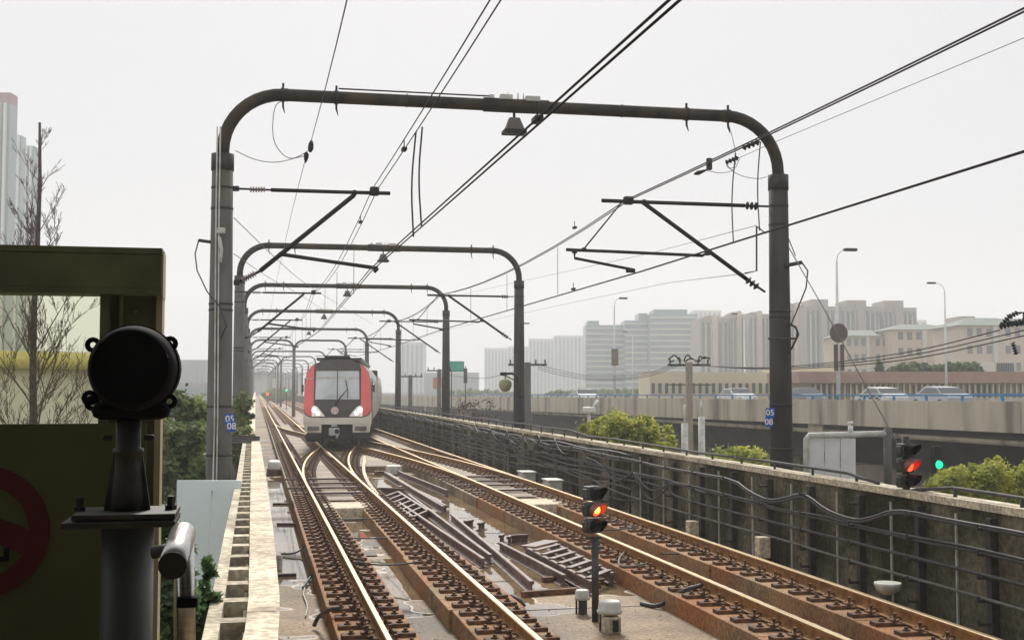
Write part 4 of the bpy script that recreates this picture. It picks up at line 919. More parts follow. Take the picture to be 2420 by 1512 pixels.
for rr in (R1, R2):
    for yy_ in (-.004, 0):
        vs += [cc+Vector((math.cos(2*PI*j/n)*rr, yy_, math.sin(2*PI*j/n)*rr)) for j in range(n)]
fs = []
for j in range(n):
    k2 = (j+1) % n
    fs += [(j, k2, 2*n+k2, 2*n+j), (j, n+j, n+k2, k2), (2*n+j, 2*n+k2, 3*n+k2, 3*n+j)]
b.add(vs, fs); rg = b.build('red_ring', m_redp, bd)
a0, a1 = q(-250,1155,FY-.049), q(75,1285,FY-.049)
b = MB(); b.beam(a0, a1, .003, .085, up=(0,0,1)); b.build('red_bar', m_redp, bd)
b = MB(); c_ = q(61,1262,FY-.0475); b.box(c_.x-.02, c_.x+.02, FY-.049, FY-.045, c_.z-.01, c_.z+.008); b.build('pictogram', m_blackp, bd); b = MB()
c_ = q(12,1310,FY-.0475); b.box(c_.x-.004, c_.x+.014, FY-.049, FY-.045, c_.z-.024, c_.z+.024); b.box(c_.x-.06, c_.x-.0045, FY-.049, FY-.045, c_.z-.024, c_.z-.006)
b.build('pictogram', m_blackp, bd)
# black lamp seen from behind
SY = 4.25
s = lambda x, y: PY(x, y, SY)
bs = s(300, 1560)
sg = thing('round_signal_lamp', 'black round signal lamp seen from behind on a flanged pipe', 'signal lamp', (s(300,1200).x, SY, 1.05))
c0 = s(318,871); R_ = (s(425,871)-c0).length
b = MB(); b.lathe([(R_*.82,-.16),(R_*.93,-.10),(R_*.98,-.02),(R_,0),(R_,.03)][::-1], c0, (0,1,0), n=40)
b.lathe([(R_*1.0,-.03),(R_*1.0,.10)], c0, (0,1,0), n=40)
b.cbox(s(311,970)+Vector((0,0,0)), (R_*1.72,.11,R_*.40), bev=.03); b.lathe([(R_*.22,0),(R_*.3,.08)], s(303,1010), (0,0,1), n=16)
b.build('lamp_body', m_dark, sg)
for x, y in ((220,815),(402,812),(218,952),(400,948),(212,940)):
    b = MB(); c1 = s(x, y); b.tube([c1+Vector((.018*math.cos(2*PI*j/12), 0, .018*math.sin(2*PI*j/12))) for j in range(12)], .0095, n=6, closed=True); b.build('lug', m_dark, sg)
b = MB(); p_ = s(304,1010); z1 = s(304,1210).z
b.lathe([(.055,z1),(.042,z1+.16),(.038,p_.z-.09),(.05,p_.z-.085),(.05,p_.z-.07),(.04,p_.z-.065),(.04,p_.z+.02)], (p_.x,SY,0), n=18)
for sx in (-1, 1):
    b.poly([(p_.x+sx*.04,SY-.006,z1),(p_.x+sx*.075,SY-.006,z1),(p_.x+sx*.045,SY-.006,z1+.2)], (0,.012,0))
    b.cbox((p_.x+sx*.066,SY,s(300,1034).z), (.035,.02,.02), bev=.006)
b.build('stem', m_dgrey, sg)
b = MB(); zf = s(300,1220).z; xl, xr_ = s(163,1220).x, s(424,1220).x
b.cbox(((xl+xr_)/2+.01,SY,zf+.012), (xr_-xl-.03,.28,.018), bev=.004); b.cbox(((xl+xr_)/2-.005,SY-.0,zf-.012), (xr_-xl,.30,.02), bev=.004)
for x in (188, 404): b.lathe([(.02,0),(.02,.016),(.013,.016),(.013,.045)], (s(x,1200).x,SY,zf+.02), n=6)
b.build('flange', m_dgrey, sg)
xa, xb_ = s(237,1400).x, s(362,1400).x
MB().tube([((xa+xb_)/2,SY,1.05),((xa+xb_)/2,SY,zf-.02)], (xb_-xa)/2, n=36).build('pipe_stand', M('grey_pipe_paint', (.10,.115,.11), (.07,.08,.075), sc=2, rough=.5), sg)
# handrail
hr = thing('handrail', 'stub end of a round stainless handrail beside the pipe stand', 'handrail', P(435,1500,3.6))
e0 = P(408,1335,3.35); e1 = P(432,1262,3.75)
MB().tube([e0, e1], .0385, n=24).build('rail_tube', m_chrome, hr)
MB().lathe([(.0375,0),(.0375,.004)], e0-(e1-e0).normalized()*.003, (e0-e1), n=24).build('end_cap', m_bracket, hr)
MB().tube([P(437,1285,3.7),P(441,1560,3.7)], .027, n=16).build('upright', m_chrome, hr)
MB().tube([P(360,1305,3.8),P(415,1296,3.8)], .02, n=12).build('crossbar', m_dgrey, hr)
MB().cbox(P(443,1420,3.68), (.06,.06,.03), bev=.005).build('collar', m_dark, hr)
MB().tube([P(422,1300,3.85),P(420,1560,3.85)], .014, n=10).build('rear_rod', m_creamp, hr)
# blue panel
c1, c2 = P(418,1135,17), P(570,1135,17)
b = MB(); b.poly([c1, c2, c2-Vector((0,0,4.2)), c1-Vector((0,0,4.2))], (.005,.05,0)); 
tag(b.build('screen_panel', m_panel), 'plain pale blue panel standing outside the left parapet', 'panel')
curve([P(506,1010,19.5),P(500,1200,16.5),P(494,1330,14),P(489,1430,12.5)], .006, 'hanging_cord', 'thin cord hanging down in front of the pale blue panel', m_fade)
# ================================================================== HIGHWAY VIADUCT
HX = 24.5
def hz(Y): return 2.30-.0052*Y if Y < 200 else 1.26-.002*(Y-200)
hv = thing('highway_viaduct', 'long concrete highway viaduct with blue railing right of the tracks', 'viaduct', (HX, 60, -9))
ys = [-10+i*(12 if i < 10 else 12) for i in range(50)]
def hpts(x, dz=0, y0=-10, y1=560, st=12):
    n = int((y1-y0)/st); return [(x, y0+i*st, hz(y0+i*st)+dz) for i in range(n+1)]
k = 0; Y = -12
while Y < 440:
    L = 12 if Y < 150 else 48; e = Y+L
    bt = lambda y: -.92-.004*max(0, y)*.8
    b = MB(); b.add([(HX,Y,hz(Y)),(HX,e-.03,hz(e)),(HX,e-.03,hz(e)+bt(e)),(HX,Y,hz(Y)+bt(Y)),(HX+.3,Y,hz(Y)),(HX+.3,e-.03,hz(e)),(HX+.3,e-.03,hz(e)+bt(e)),(HX+.3,Y,hz(Y)+bt(Y))],
        [(0,1,2,3),(4,7,6,5),(0,4,5,1),(3,2,6,7),(0,3,7,4),(1,5,6,2)]); b.build('parapet_panel', m_hw, hv); Y = e
MB().sweep([(x+.38, y, z) for x, y, z in hpts(HX)], [(0,-1.02),(.25,-1.02),(.25,-1.46),(.08,-1.5),(0,-1.42)]).build('edge_girder', m_hw, hv)
MB().sweep([(x, y, z) for x, y, z in hpts(HX+.31)], [(0,-.73),(22,-.73),(22,-1.3),(0,-1.3)]).build('road_deck', m_asph, hv)
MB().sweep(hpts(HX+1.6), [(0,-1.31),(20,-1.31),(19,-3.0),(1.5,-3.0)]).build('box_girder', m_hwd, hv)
MB().sweep(hpts(HX+22.3), [(0,0),(.3,0),(.3,-1.9),(0,-1.9)]).build('far_parapet', m_hw, hv)
MB().sweep(hpts(HX+11), [(0,-.2),(.25,-.2),(.3,-.725),(-.05,-.725)]).build('median_barrier', m_hw, hv)
MB().sweep(hpts(HX+.15,.20), [(-.03,-.03),(.03,-.03),(.03,.03),(-.03,.03)]).build('blue_railing', m_blue, hv)
MB().sweep(hpts(HX+22.45,.24), [(-.03,-.05),(.03,-.05),(.03,.05),(-.03,.05)]).build('blue_railing', m_blue, hv)
Y = 18.0
while Y < 150:
    MB().box(HX+.11, HX+.19, Y-.04, Y+.04, hz(Y)-.01, hz(Y)+.165).build('railing_post', m_blue, hv); Y += 2.4
for k, Y in enumerate((19, 51.6, 84, 116, 149, 182, 215)):
    b = MB(); z = hz(Y); b.box(HX+.25, HX+1.5, Y-.75, Y+.75, z-2.3, z-1.0); b.build('bearing_block', m_hw, hv)
    b = MB(); b.box(HX+1.3, HX+3.4, Y-.9, Y+.9, -9, z-2.9); b.box(HX+15, HX+17, Y-.9, Y+.9, -9, z-2.9); b.box(HX+.9, HX+21, Y-.85, Y+.85, z-3.9, z-2.95); b.build('pier', m_hw, hv)
def lamp_post(x, X, side, head_y, label):
    d = X*2962.2/(x-605); Y = (d-.2042*X)/.9789; zb = hz(Y)-.9; zt = P(x, head_y, d).z
    t = thing('street_lamp', label, 'street lamp', (X, Y, zb), 'street lamps along the highway')
    MB().tube([(X,Y,zb),(X,Y,zt-.5)], [.10,.05], n=10).build('pole', m_white, t)
    MB().tube([(X,Y,zt-.5),(X+side*.1,Y,zt-.2),(X+side*.45,Y,zt+.02),(X+side*.9,Y,zt+.05)], .022, n=8).build('arm', m_white, t)
    MB().cbox((X+side*1.1,Y,zt+.05), (.62,.26,.13), bev=.05).build('lamp_head', m_dgrey, t); return t, Y
t1, y1_ = lamp_post(1980, 24.9, .6, 592, 'tall white lamp post carrying a round dark sign back, right of the near portal')
p = Vector((24.9, y1_-.12, P(1980,785,52.8).z))
MB().lathe([(.42,0),(.42,.03)], p, (0,1,0), n=32).build('round_sign', m_bsign, t1)
b = MB(); b.box(p.x-.36, p.x+.36, p.y-.02, p.y-.003, p.z-.05, p.z+.02); b.box(p.x-.24, p.x-.06, p.y, p.y+.03, p.z-1.65, p.z-.5); b.box(p.x+.06, p.x+.24, p.y, p.y+.03, p.z-1.65, p.z-.5); b.build('lower_plate', m_bsign, t1)
t2, y2_ = lamp_post(1452, 24.9, .6, 706, 'white lamp post with a slim brown plate, between the second portal and the apartment slab')
b = MB(); p = Vector((24.9, y2_-.12, P(1452,843,86).z)); b.box(p.x-.26, p.x+.26, p.y, p.y+.03, p.z-.6, p.z+.6); b.build('slim_sign', M('olive_sign_back', (.25,.23,.15)), t2)
lamp_post(1228, 24.9, .6, 765, 'small distant lamp post just right of the second portal post')
lamp_post(2235, 46.6, -.9, 671, 'white lamp post at far side of the highway before the cream apartments')
lamp_post(1759, 46.6, -.9, 743, 'faint lamp post before the grey towers left of the near portal post')
lamp_post(1495, 46.6, -.9, 785, 'faint short lamp post before the curved apartment slab')
# cars
def car(x, X, paint, label, name='parked_car', van=False, flip=1):
    d = X*2962.2/(x-605); Y = (d-.2042*X)/.9789; z = hz(Y)-.72
    t = thing(name, label, 'van' if van else 'car', (0,0,0), 'cars on the highway')
    prof = [(-2.25,.35),(-2.28,.75),(-2.1,.95),(-1.5,1.0),(-.9,1.40),(.5,1.46),(1.25,1.02),(2.05,.88),(2.25,.6),(2.22,.35)] if not van else [(-2.4,.35),(-2.42,1.7),(-2.3,1.95),(1.2,1.95),(1.7,1.2),(2.3,1.05),(2.4,.35)]
    b = MB(); n = len(prof)
    tp = lambda z_: .88 if z_ <= .95 else .88-.30*(z_-.95)
    vs = [(-tp(zz), yy_, zz) for yy_, zz in prof]+[(tp(zz), yy_, zz) for yy_, zz in prof]
    b.add(vs, [list(range(n)), list(range(n, 2*n))[::-1]]+[(i, (i+1)%n, n+(i+1)%n, n+i) for i in range(n)], 0)
    b.build('body', paint, t)
    if not van:
        g = MB()
        for s_ in (-1, 1): g.add([(s_*.885,-1.35,1.03),(s_*.775,-.85,1.34),(s_*.765,.42,1.38),(s_*.88,1.05,1.02)], [(0,1,2,3)]); 
        g.add([(-.74,.60,1.43),(.74,.60,1.43),(.83,1.22,1.06),(-.83,1.22,1.06)], [(0,1,2,3)]); g.add([(-.76,-.98,1.37),(.76,-.98,1.37),(.83,-1.48,1.03),(-.83,-1.48,1.03)], [(0,1,2,3)])
        g.build('window_glass', m_glass, t)
    else:
        g = MB(); g.box(-.81,.81,1.36,1.40,1.25,1.75); g.build('window_glass', m_glass, t)
    for sx in (-1, 1):
        for wy in (-1.4, 1.4): MB().lathe([(.32,-.1),(.32,.1)], (sx*.82,wy,.32), (1,0,0), n=18).build('wheel', m_tyre, t)
        MB().cbox((sx*.62,2.2 if not van else 2.38,.68), (.3,.08,.14), bev=.02).build('headlight', m_offw, t)
    t.location = (X, Y, z); t.rotation_euler = (0,0, PI if flip < 0 else 0); return t
car(1740, 38, m_white, 'white car on the highway just left of the near portal post', 'moving_car', flip=-1)
car(1897, 40, m_grey, 'grey-blue car on the highway just right of the near portal post', 'moving_car', flip=-1)
t = car(2080, 43, m_white, 'white car with black checks on the highway left of the silver one', 'moving_car', flip=1)
ck = MB()
for i in range(7):
    for j in range(2):
        if (i+j) % 2: ck.box(-.90,-.884,-1.7+i*.45,-1.3+i*.45,.62+j*.14,.76+j*.14)
o = ck.build('checker_band', m_glass, t, world=False)
car(2220, 42.5, m_silver, 'silver car on the highway before the lamp post at right', 'moving_car', flip=1)
car(1590, 43, m_redcar, 'dark red van on the highway left of the utility pole', 'moving_van', van=True, flip=1)
car(1378, 30, m_white, 'tiny white car far along the highway before the haze', 'moving_car', flip=-1)
# ================================================================== STREET SIDE: POLES, SIGNS, FRAME
def utility(x, ytop, D, label, arms=True, mat=m_bark, wdt=.16, zb=-9, coil=False):
    p = P(x, ytop, D); t = thing('utility_pole', label, 'utility pole', (p.x,p.y,zb), 'utility poles right of the tracks')
    MB().tube([(p.x,p.y,zb),(p.x,p.y,p.z)], [wdt*1.25,wdt], n=12).build('pole', mat, t)
    if arms:
        a = Rw*1.0
        MB().beam(p-a*.95-Vector((0,0,.12)), p+a*.95-Vector((0,0,.12)), .09, .1).build('crossarm', m_bracket, t)
        for k in (-.85,-.4,.4,.85):
            c = MB(); insulator(c, p+a*k-Vector((0,0,.1)), p+a*k+Vector((0,0,.14)), n=3, r=.06); c.build('insulator', m_black, t)
        if coil:
            for k in (-.62, .05, .68):
                c = MB(); cen = p+a*k+Vector((0,0,.02)); c.tube([cen+a*(.26*math.cos(u+k))+Fh*(.2*math.sin(2*u))+Vector((0,0,.24*abs(math.sin(u*.8+k))*(1+.3*math.cos(3*u+k)))) for u in [PI*1.7*i/18-.3 for i in range(19)]], .035, n=6); c.build('jumper_loop', m_black, t)
            MB().beam(p-a*1.0-Vector((0,0,1.0)), p+a*1.0-Vector((0,0,1.0)), .05, .05).build('lower_arm', m_bark, t)
    return p
pu = utility(1628, 856, 55, 'utility pole with coiled jumpers on its crossarm in front of the viaduct', coil=True, mat=M('pale_pole_concrete', (.30,.25,.18)))
pu2 = utility(1247, 856, 60, 'pale utility pole just behind the second portal right post', mat=m_pcon)
pu3 = utility(970, 886, 95, 'distant utility pole between the fourth and third portal posts', mat=m_pcon)
pu4 = utility(1038, 872, 95, 'distant utility pole just left of the third portal post', mat=m_pcon)
pu5 = P(2500, 700, 26)
t = thing('utility_pole', 'insulator cluster and lines of a pole cut by the right picture edge', 'utility pole', (pu5.x,pu5.y,-9), 'utility poles right of the tracks')
MB().tube([(pu5.x,pu5.y,-9),(pu5.x,pu5.y,pu5.z+.6)], .18, n=12).build('pole', m_pcon, t)
b = MB(); b.beam(P(2380,765,26), P(2560,755,26), .09, .1); b.build('crossarm', m_black, t)
for i0, i1, nn_, rr_ in ((P(2362,772,26), P(2395,764,26),4,.07),(P(2368,768,26), P(2388,745,26),4,.065),(P(2386,748,26), P(2406,738,26),3,.06),(P(2398,765,26), P(2425,758,26),3,.08),(P(2392,808,26), P(2402,838,26),5,.06)):
    b = MB(); insulator(b, i0, i1, n=nn_, r=rr_); b.build('insulator', m_black, t)
b = MB(); b.tube([P(2408,740,26),P(2420,738,26),P(2421,766,26)], .03, n=6); b.build('jumper_loop', m_black, t)
for k, (y0_, y1_) in enumerate(((780,866),(793,872),(806,874))):
    a_ = P(2362 if k == 0 else 2425, y0_-(0 if k == 0 else 14), 26)
    curve([a_, P(2160,832+k*9,29.5), P(1960,858+k*5,33), P(1800,870+k*2,45), P(1655,864,55)], .014, 'power_line', ['top','middle','bottom'][k]+' one of three power lines from the right edge to the utility pole', m_wire, cat='power line', group='power lines right of the tracks')
for k in range(3):
    curve([pu+Vector((-.8+.2*k,0,-.1)), P(1530,884+5*k,56), P(1400,892+4*k,58), P(1310,872+6*k,60), pu2+Vector((.5,0,-.1-.1*k))], .013, 'power_line', ['upper','middle','lower'][k]+' sagging power line between the coiled pole and the pale pole', m_wire, cat='power line', group='power lines right of the tracks')
curve([P(1205,880,61), P(1150,895,70), P(1090,892,80), P(1040,880,95)], .015, 'power_line', 'distant sagging line left of the second portal post', m_wire, cat='power line', group='power lines right of the tracks')
# curved lamp and ball on the second post
p = P(1215,882,44.3); t = thing('wall_lamp', 'small dark bracket lamp on the left of the second right post', 'lamp', p)
MB().tube([P(1222,905,44.3),P(1222,888,44.3),P(1210,882,44.3),P(1195,883,44.3)], .05, n=8).build('bracket', m_black, t); MB().cbox(P(1190,883,44.3), (.25,.2,.14), bev=.05).build('lamp_head', m_black, t)
p = P(1194,908,45); b = MB(); b.lathe([(.01,-.28),(.16,-.22),(.24,-.05),(.23,.1),(.12,.2),(.01,.22)], p, n=20); b.tube([p+Vector((0,0,.2)), p+Vector((0,0,.32)), P(1216,898,46)], .03, n=6); tag(b.build('ball_lamp', M('dull_yellow_globe', (.35,.36,.2))), 'dull yellow globe lamp left of the second right post', 'lamp')
gs = P(1079,866,120); t = thing('green_road_sign', 'green highway sign on a post right of the third portal post', 'road sign', (gs.x,gs.y,1))
MB().cbox(gs, (1.35,.08,.95), rz=-PSI).build('sign_face', m_gsign, t); MB().cbox(gs+Fh*.06, (1.45,.05,1.05), rz=-PSI).build('sign_back', m_dgrey, t); MB().tube([gs+Rw*-.5-Vector((0,0,.4)), gs+Rw*-.5-Vector((0,0,4))], .06, n=8).build('post', m_pcon, t)
p = P(1100,885,118); b = MB(); b.tube([p+Vector((0,0,.8)), p-Vector((0,0,3))], .05, n=6); b.cbox(p-Vector((0,0,.1)), (.35,.05,1.4)); tag(b.build('tall_sign', m_hwd), 'narrow olive sign on a post beside the green sign', 'road sign')
p = P(1035,905,150); tag(MB().cbox(p, (1.2,.1,1.4), rz=-PSI).tube([p, p-Vector((0,0,4))], .06, n=6).build('orange_sign', M('orange_face', (.6,.25,.08))), 'small orange board left of the third portal post', 'sign')
# white frame behind the wall
D = 24
t = thing('sign_frame', 'white tubular frame holding a ribbed pale panel behind the wall', 'sign frame', P(2000,1150,D))
b = MB(); f = lambda x, y: P(x, y, D)
b.tube([f(1906,1180), f(1906,1036), f(1912,1029), f(2095,1024)], .06, n=10); b.build('tube_frame', m_offw, t)
MB().tube([f(2098,1180), f(2098,1012)], .075, n=12).build('upright', m_pcon, t)
MB().tube([f(1912,1140), f(2095,1146)], .05, n=8).build('lower_rail', m_offw, t)
b = MB(); 
for k in range(3): b.poly([f(1914+k*37,1036), f(1948+k*37,1036), f(1948+k*37,1140), f(1914+k*37,1140)], Fh*.04)
b.build('ribbed_panel', m_white, t)
b = MB(); b.tube([f(2010,1022), f(2010,1006)], .05, n=8); b.tube([f(2010,1006), f(2004,1000), f(2016,998)], .03, n=6); b.build('camera_stub', m_white, t)
gs = P(2222,1098,40); t = thing('far_traffic_light', 'green lit traffic light beyond the wall, right of the red signal', 'traffic light', (gs.x,gs.y,-9))
MB().cbox(gs+Vector((0,.2,.15)), (.3,.2,.9), bev=.03).build('lamp_housing', m_dark, t); MB().lathe([(.14,0),(.09,.03),(.001,.04)], gs+Vector((0,.09,0)), (-.3,-1,0), n=20).build('lens', m_siggrn, t); MB().tube([gs+Vector((0,.2,0)), Vector((gs.x,gs.y+.2,-9))], .07, n=8).build('post', m_dgrey, t)
# floodlight near bush
p = P(1392,968,36); t = thing('camera_mast', 'tilted white spotlight above the yellow-green tree', 'spotlight', (p.x,p.y,-9))
b = MB(); b.cbox(p, (.28,.3,.16), rz=.5, bev=.03); b.build('lamp_head', m_white, t); b = MB(); b.tube([p+Vector((.15,0,.1)), p+Vector((.28,0,.28))], .05, n=6); b.build('visor', m_white, t); MB().tube([p-Vector((0,0,.1)), (p.x+.15,p.y,-9)], .05, n=8).build('mast', m_offw, t)
for (x, y0_, y1_, D, lb) in ((1618,1000,1160,33,'left'),(1658,985,1160,34,'right')):
    a_ = P(x, y0_, D); tag(MB().tube([(a_.x,a_.y,-9), a_], .09, n=10).tube([a_, a_+Vector((.0,0,.5))], .03, n=6).build('concrete_stub', m_offw), lb+' short pale pipe post beside the utility pole foot', 'post')
for (x, y, D, lb) in ((810,915,170,'green lit signal lamp far along the tracks left of the train'),):
    p = P(677,922,170); FS = thing('far_signal', lb, 'railway signal', (p.x,p.y,DZ)); MB().tube([p+Vector((0,.1,0)), (p.x,p.y+.1,DZ)], .05, n=6).build('post', m_dgrey, FS); tag(MB().lathe([(.16,0),(.1,.05),(.01,.07)], p, (0,-1,0), n=14).build('signal_lens', m_siggrn, FS), None)
p = P(632,931,200); FS = thing('far_signal', 'red lit signal lamp far along the left track', 'railway signal', (p.x,p.y,DZ)); MB().tube([p+Vector((0,.1,0)), (p.x,p.y+.1,DZ)], .05, n=6).build('post', m_dgrey, FS); MB().lathe([(.18,0),(.1,.05),(.01,.07)], p, (0,-1,0), n=14).build('signal_lens', m_sigred, FS)
p = P(652,905,240); tag(MB().cbox(p, (1.6,.1,1.9)).tube([p, (p.x,p.y+.1,DZ)], .06, n=6).build('far_board', m_offw), 'small pale board far along the tracks in the haze', 'board')
# ================================================================== BUILDINGS
def strip_building(name, x0, x1, ytop, D, wall, label, strips=0, bands=0, depth=16, glaz=None, cap=None, steps=None, proud=.25, ybase=None):
    pa, pb = P(x0, ytop, D), P(x1, ytop, D); zt = pa.z; zb = -9 if ybase is None else P(x0, ybase, D).z
    W = (pb-pa).length; u = (pb-pa); u.z = 0; u.normalize(); n = Vector((-u.y, u.x, 0))
    t = thing(name, label, 'building', ((pa.x+pb.x)/2, (pa.y+pb.y)/2, zb))
    def blk(a, b_, z0, z1, d0, d1, nm, mat):
        p0 = Vector((pa.x,pa.y,0))+u*a; p1 = Vector((pa.x,pa.y,0))+u*b_
        m = MB(); m.add([p0+n*d0+Vector((0,0,z0)), p1+n*d0+Vector((0,0,z0)), p1+n*d1+Vector((0,0,z0)), p0+n*d1+Vector((0,0,z0)), p0+n*d0+Vector((0,0,z1)), p1+n*d0+Vector((0,0,z1)), p1+n*d1+Vector((0,0,z1)), p0+n*d1+Vector((0,0,z1))],
            [(0,3,2,1),(4,5,6,7),(0,1,5,4),(1,2,6,5),(2,3,7,6),(3,0,4,7)]); m.build(nm, mat, t)
    blk(0, W, zb, zt, 0, depth, 'wall', wall)
    if strips:
        for k in range(strips):
            a = W*(k+.25)/strips; blk(a, a+W*.42/strips, zb+2, zt-1.2, -proud, -.01, 'window_strip', glaz or m_glz)
    if bands:
        h = (zt-max(zb, -2))/bands
        for k in range(bands): z = zt-h*(k+1)+h*.25; blk(W*.02, W*.98, z, z+h*.30, -.6, -.01, 'balcony_band', glaz or m_bw)
    if cap: blk(W*cap[0], W*cap[1], zt, zt+cap[2], 1, depth-1, 'roof_block', wall)
    return t, blk, W, zb, zt
B = strip_building
# pale glass slab group
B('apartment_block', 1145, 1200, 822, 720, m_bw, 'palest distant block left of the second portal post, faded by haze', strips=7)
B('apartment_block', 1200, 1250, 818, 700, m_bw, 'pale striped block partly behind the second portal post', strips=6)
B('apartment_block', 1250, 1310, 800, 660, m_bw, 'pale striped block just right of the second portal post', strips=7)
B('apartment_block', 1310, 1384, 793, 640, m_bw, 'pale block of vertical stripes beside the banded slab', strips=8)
B('apartment_block', 1384, 1476, 768, 420, m_glz, 'left lowest step of the banded balcony slab', bands=14, cap=(.05,.35,1.5))
B('apartment_block', 1476, 1534, 757, 415, m_glz, 'middle step of the banded balcony slab', bands=14, cap=(.6,.95,2.5))
B('apartment_block', 1534, 1648, 742, 410, m_glz, 'tallest wide step of the banded balcony slab', bands=15, cap=(.1,.8,1.6))
B('apartment_block', 1640, 1705, 733, 600, m_bw, 'pale block peeping out behind the right end of the banded slab', strips=6)
def tower(x0, x1, ys_, D, mat, label, n=5):
    t, blk, W, zb, zt = B('apartment_tower', x0, x1, ys_[0], D, mat, label, strips=n, glaz=m_winglass, depth=20)
    zt2 = P(x0, ys_[1], D).z; blk(W*.22, W*.72, zt, zt2, 2, 14, 'roof_block', mat)
    blk(W*.40, W*.56, -8, zt+.8, -2.2, -.02, 'projecting_bay', m_bp if n == 5 else m_bt)
    for k in range(n-1):
        a = W*(k+.78)/n; blk(a, a+W*.16/n, -8, zt-2, -1.2, -.02, 'balcony_stack', m_bw)
tower(1655, 1722, (752,745), 360, m_bt, 'grey-brown tower left of the small gap, behind the utility pole')
tower(1724, 1768, (742,736), 360, m_bt, 'narrow grey-brown tower behind the faint lamp post')
tower(1770, 1818, (742,736), 350, m_bt, 'grey-brown tower just left of the near portal post')
tower(1858, 1906, (722,716), 340, m_bt, 'grey tower just right of the near portal post')
tower(1904, 1984, (724,706), 330, m_bt, 'first tall stepped tower right of the near portal post', 7)
tower(1986, 2078, (724,708), 330, m_bt, 'middle tall stepped tower above the cream apartments', 8)
tower(2076, 2166, (727,709), 335, m_bt, 'rightmost of the tall stepped towers', 8)
tower(2262, 2330, (762,746), 330, m_bt, 'dark flat block behind the right hipped roof')
for k, (xa_, xb2, yt_, D_) in enumerate(((1650,1742,768,560),(1742,1830,760,570),(1850,1960,752,560),(1960,2060,748,570),(2060,2190,756,560),(2330,2450,753,330),(2180,2268,775,420))):
    B('apartment_block', xa_, xb2, yt_, D_, m_bw if k < 5 else m_bt, ['pale rear block between the banded slab and the grey towers','pale rear block left of the near portal post','pale rear block right of the near portal post','pale rear block behind the middle stepped tower','pale rear block behind the rightmost stepped tower','tan block behind the right hipped roof at the picture edge','low tan block in the gap right of the stepped towers'][k], strips=9, glaz=m_winglass)
def hip(x0, x1, xm, yeave, ypk, D, label, mat=m_bp, cols=7, rows=6, side=None):
    t, blk, W, zb, zt = B('apartment_house', x0, x1, yeave, D, mat, label, depth=14)
    pa, pb = P(x0, yeave, D), P(x1, yeave, D); u = (pb-pa); u.z = 0; u.normalize(); n = Vector((-u.y,u.x,0)); zp = P(xm, ypk, D).z
    e = .8; c = [pa-u*e-n*e, pb+u*e-n*e, pb+u*e+n*(14+e), pa-u*e+n*(14+e)]
    r0 = pa+u*W*.3+n*7; r1 = pa+u*W*.72+n*7; r0.z = r1.z = zp
    MB().add(c+[r0, r1], [(0,1,5,4),(1,2,5),(2,3,4,5),(3,0,4),(0,3,2,1)]).build('roof', m_roofgr, t)
    for i in range(cols):
        for j in range(rows):
            a = W*(.05+.93*(i+.3)/cols); z = zt-1.9-j*3.0
            if .40*W < a < .52*W: continue
            if z < 0: continue
            blk(a, a+W*.07, z, z+1.4, -.08, -.01, 'window', m_winglass)
    blk(W*.44, W*.50, zb, zt-.02, -.5, -.01, 'bay', m_bw)
hip(1990, 2118, 2040, 794, 776, 240, 'left cream apartment house with pale green hipped roof')
hip(2108, 2268, 2160, 779, 762, 235, 'middle cream apartment house with pale green hipped roof')
hip(2270, 2440, 2330, 769, 746, 215, 'right peach apartment house with pale green hipped roof and roof box')
# low buildings beyond the highway
def low(x0, x1, yt, D, mat, label, wins=0, roof=None, rooft=None, posts=0):
    t, blk, W, zb, zt = B('low_building', x0, x1, yt, D, mat, label, depth=10)
    for k in range(wins):
        a = W*(k+.25)/wins; blk(a, a+W*.45/wins, zt-1.85 if not roof else zt-1.8, zt-.95 if not roof else zt-.72, -.08, -.01, 'window', m_winglass)
    if roof: blk(-1.2, W+1.2, zt-roof, zt+.25, -1.4, 10.5, 'roof', rooft)
    if posts:
        for k in range(posts): a = W*(k+.2)/posts; blk(a, a+.13, zb, zt-roof-.02, -.9, -.75, 'column', m_bc)
low(1536, 1852, 880, 110, m_bc, 'long cream low building beyond the highway left of the near post', wins=20)
low(1854, 1986, 868, 112, m_bc, 'plain cream building between near post and brown roof', wins=0)
low(1915, 2470, 886, 96, m_bc, 'long low building with brown roof beyond the highway', wins=44, roof=.62, rooft=m_roofbr, posts=40)
t, blk, W, zb, zt = B('low_building', 2350, 2402, 855, 105, m_bw, 'small pale roof hut with dark vertical louvres at right', depth=5)
for k in range(8): blk(W*(.1+.1*k), W*(.155+.1*k), zt-.95, zt-.1, -.1, -.01, 'louvre', m_winglass)
B('hazy_block', 948, 1002, 808, 560, m_bw, 'faint pale block between the fourth and third portal posts', strips=5)
B('hazy_block', 1002, 1130, 880, 480, m_bg, 'faint low block behind the green sign', strips=6)
B('hazy_block', 418, 486, 850, 420, m_bg, 'hazy low block left of the nearest left post', strips=5)
B('hazy_block', 380, 500, 905, 300, m_bg, 'dim wide low block above the left hedge', strips=6)
B('hazy_block', 592, 700, 880, 470, m_bg, 'dim blue-grey mass at the far end of the tracks', strips=6)
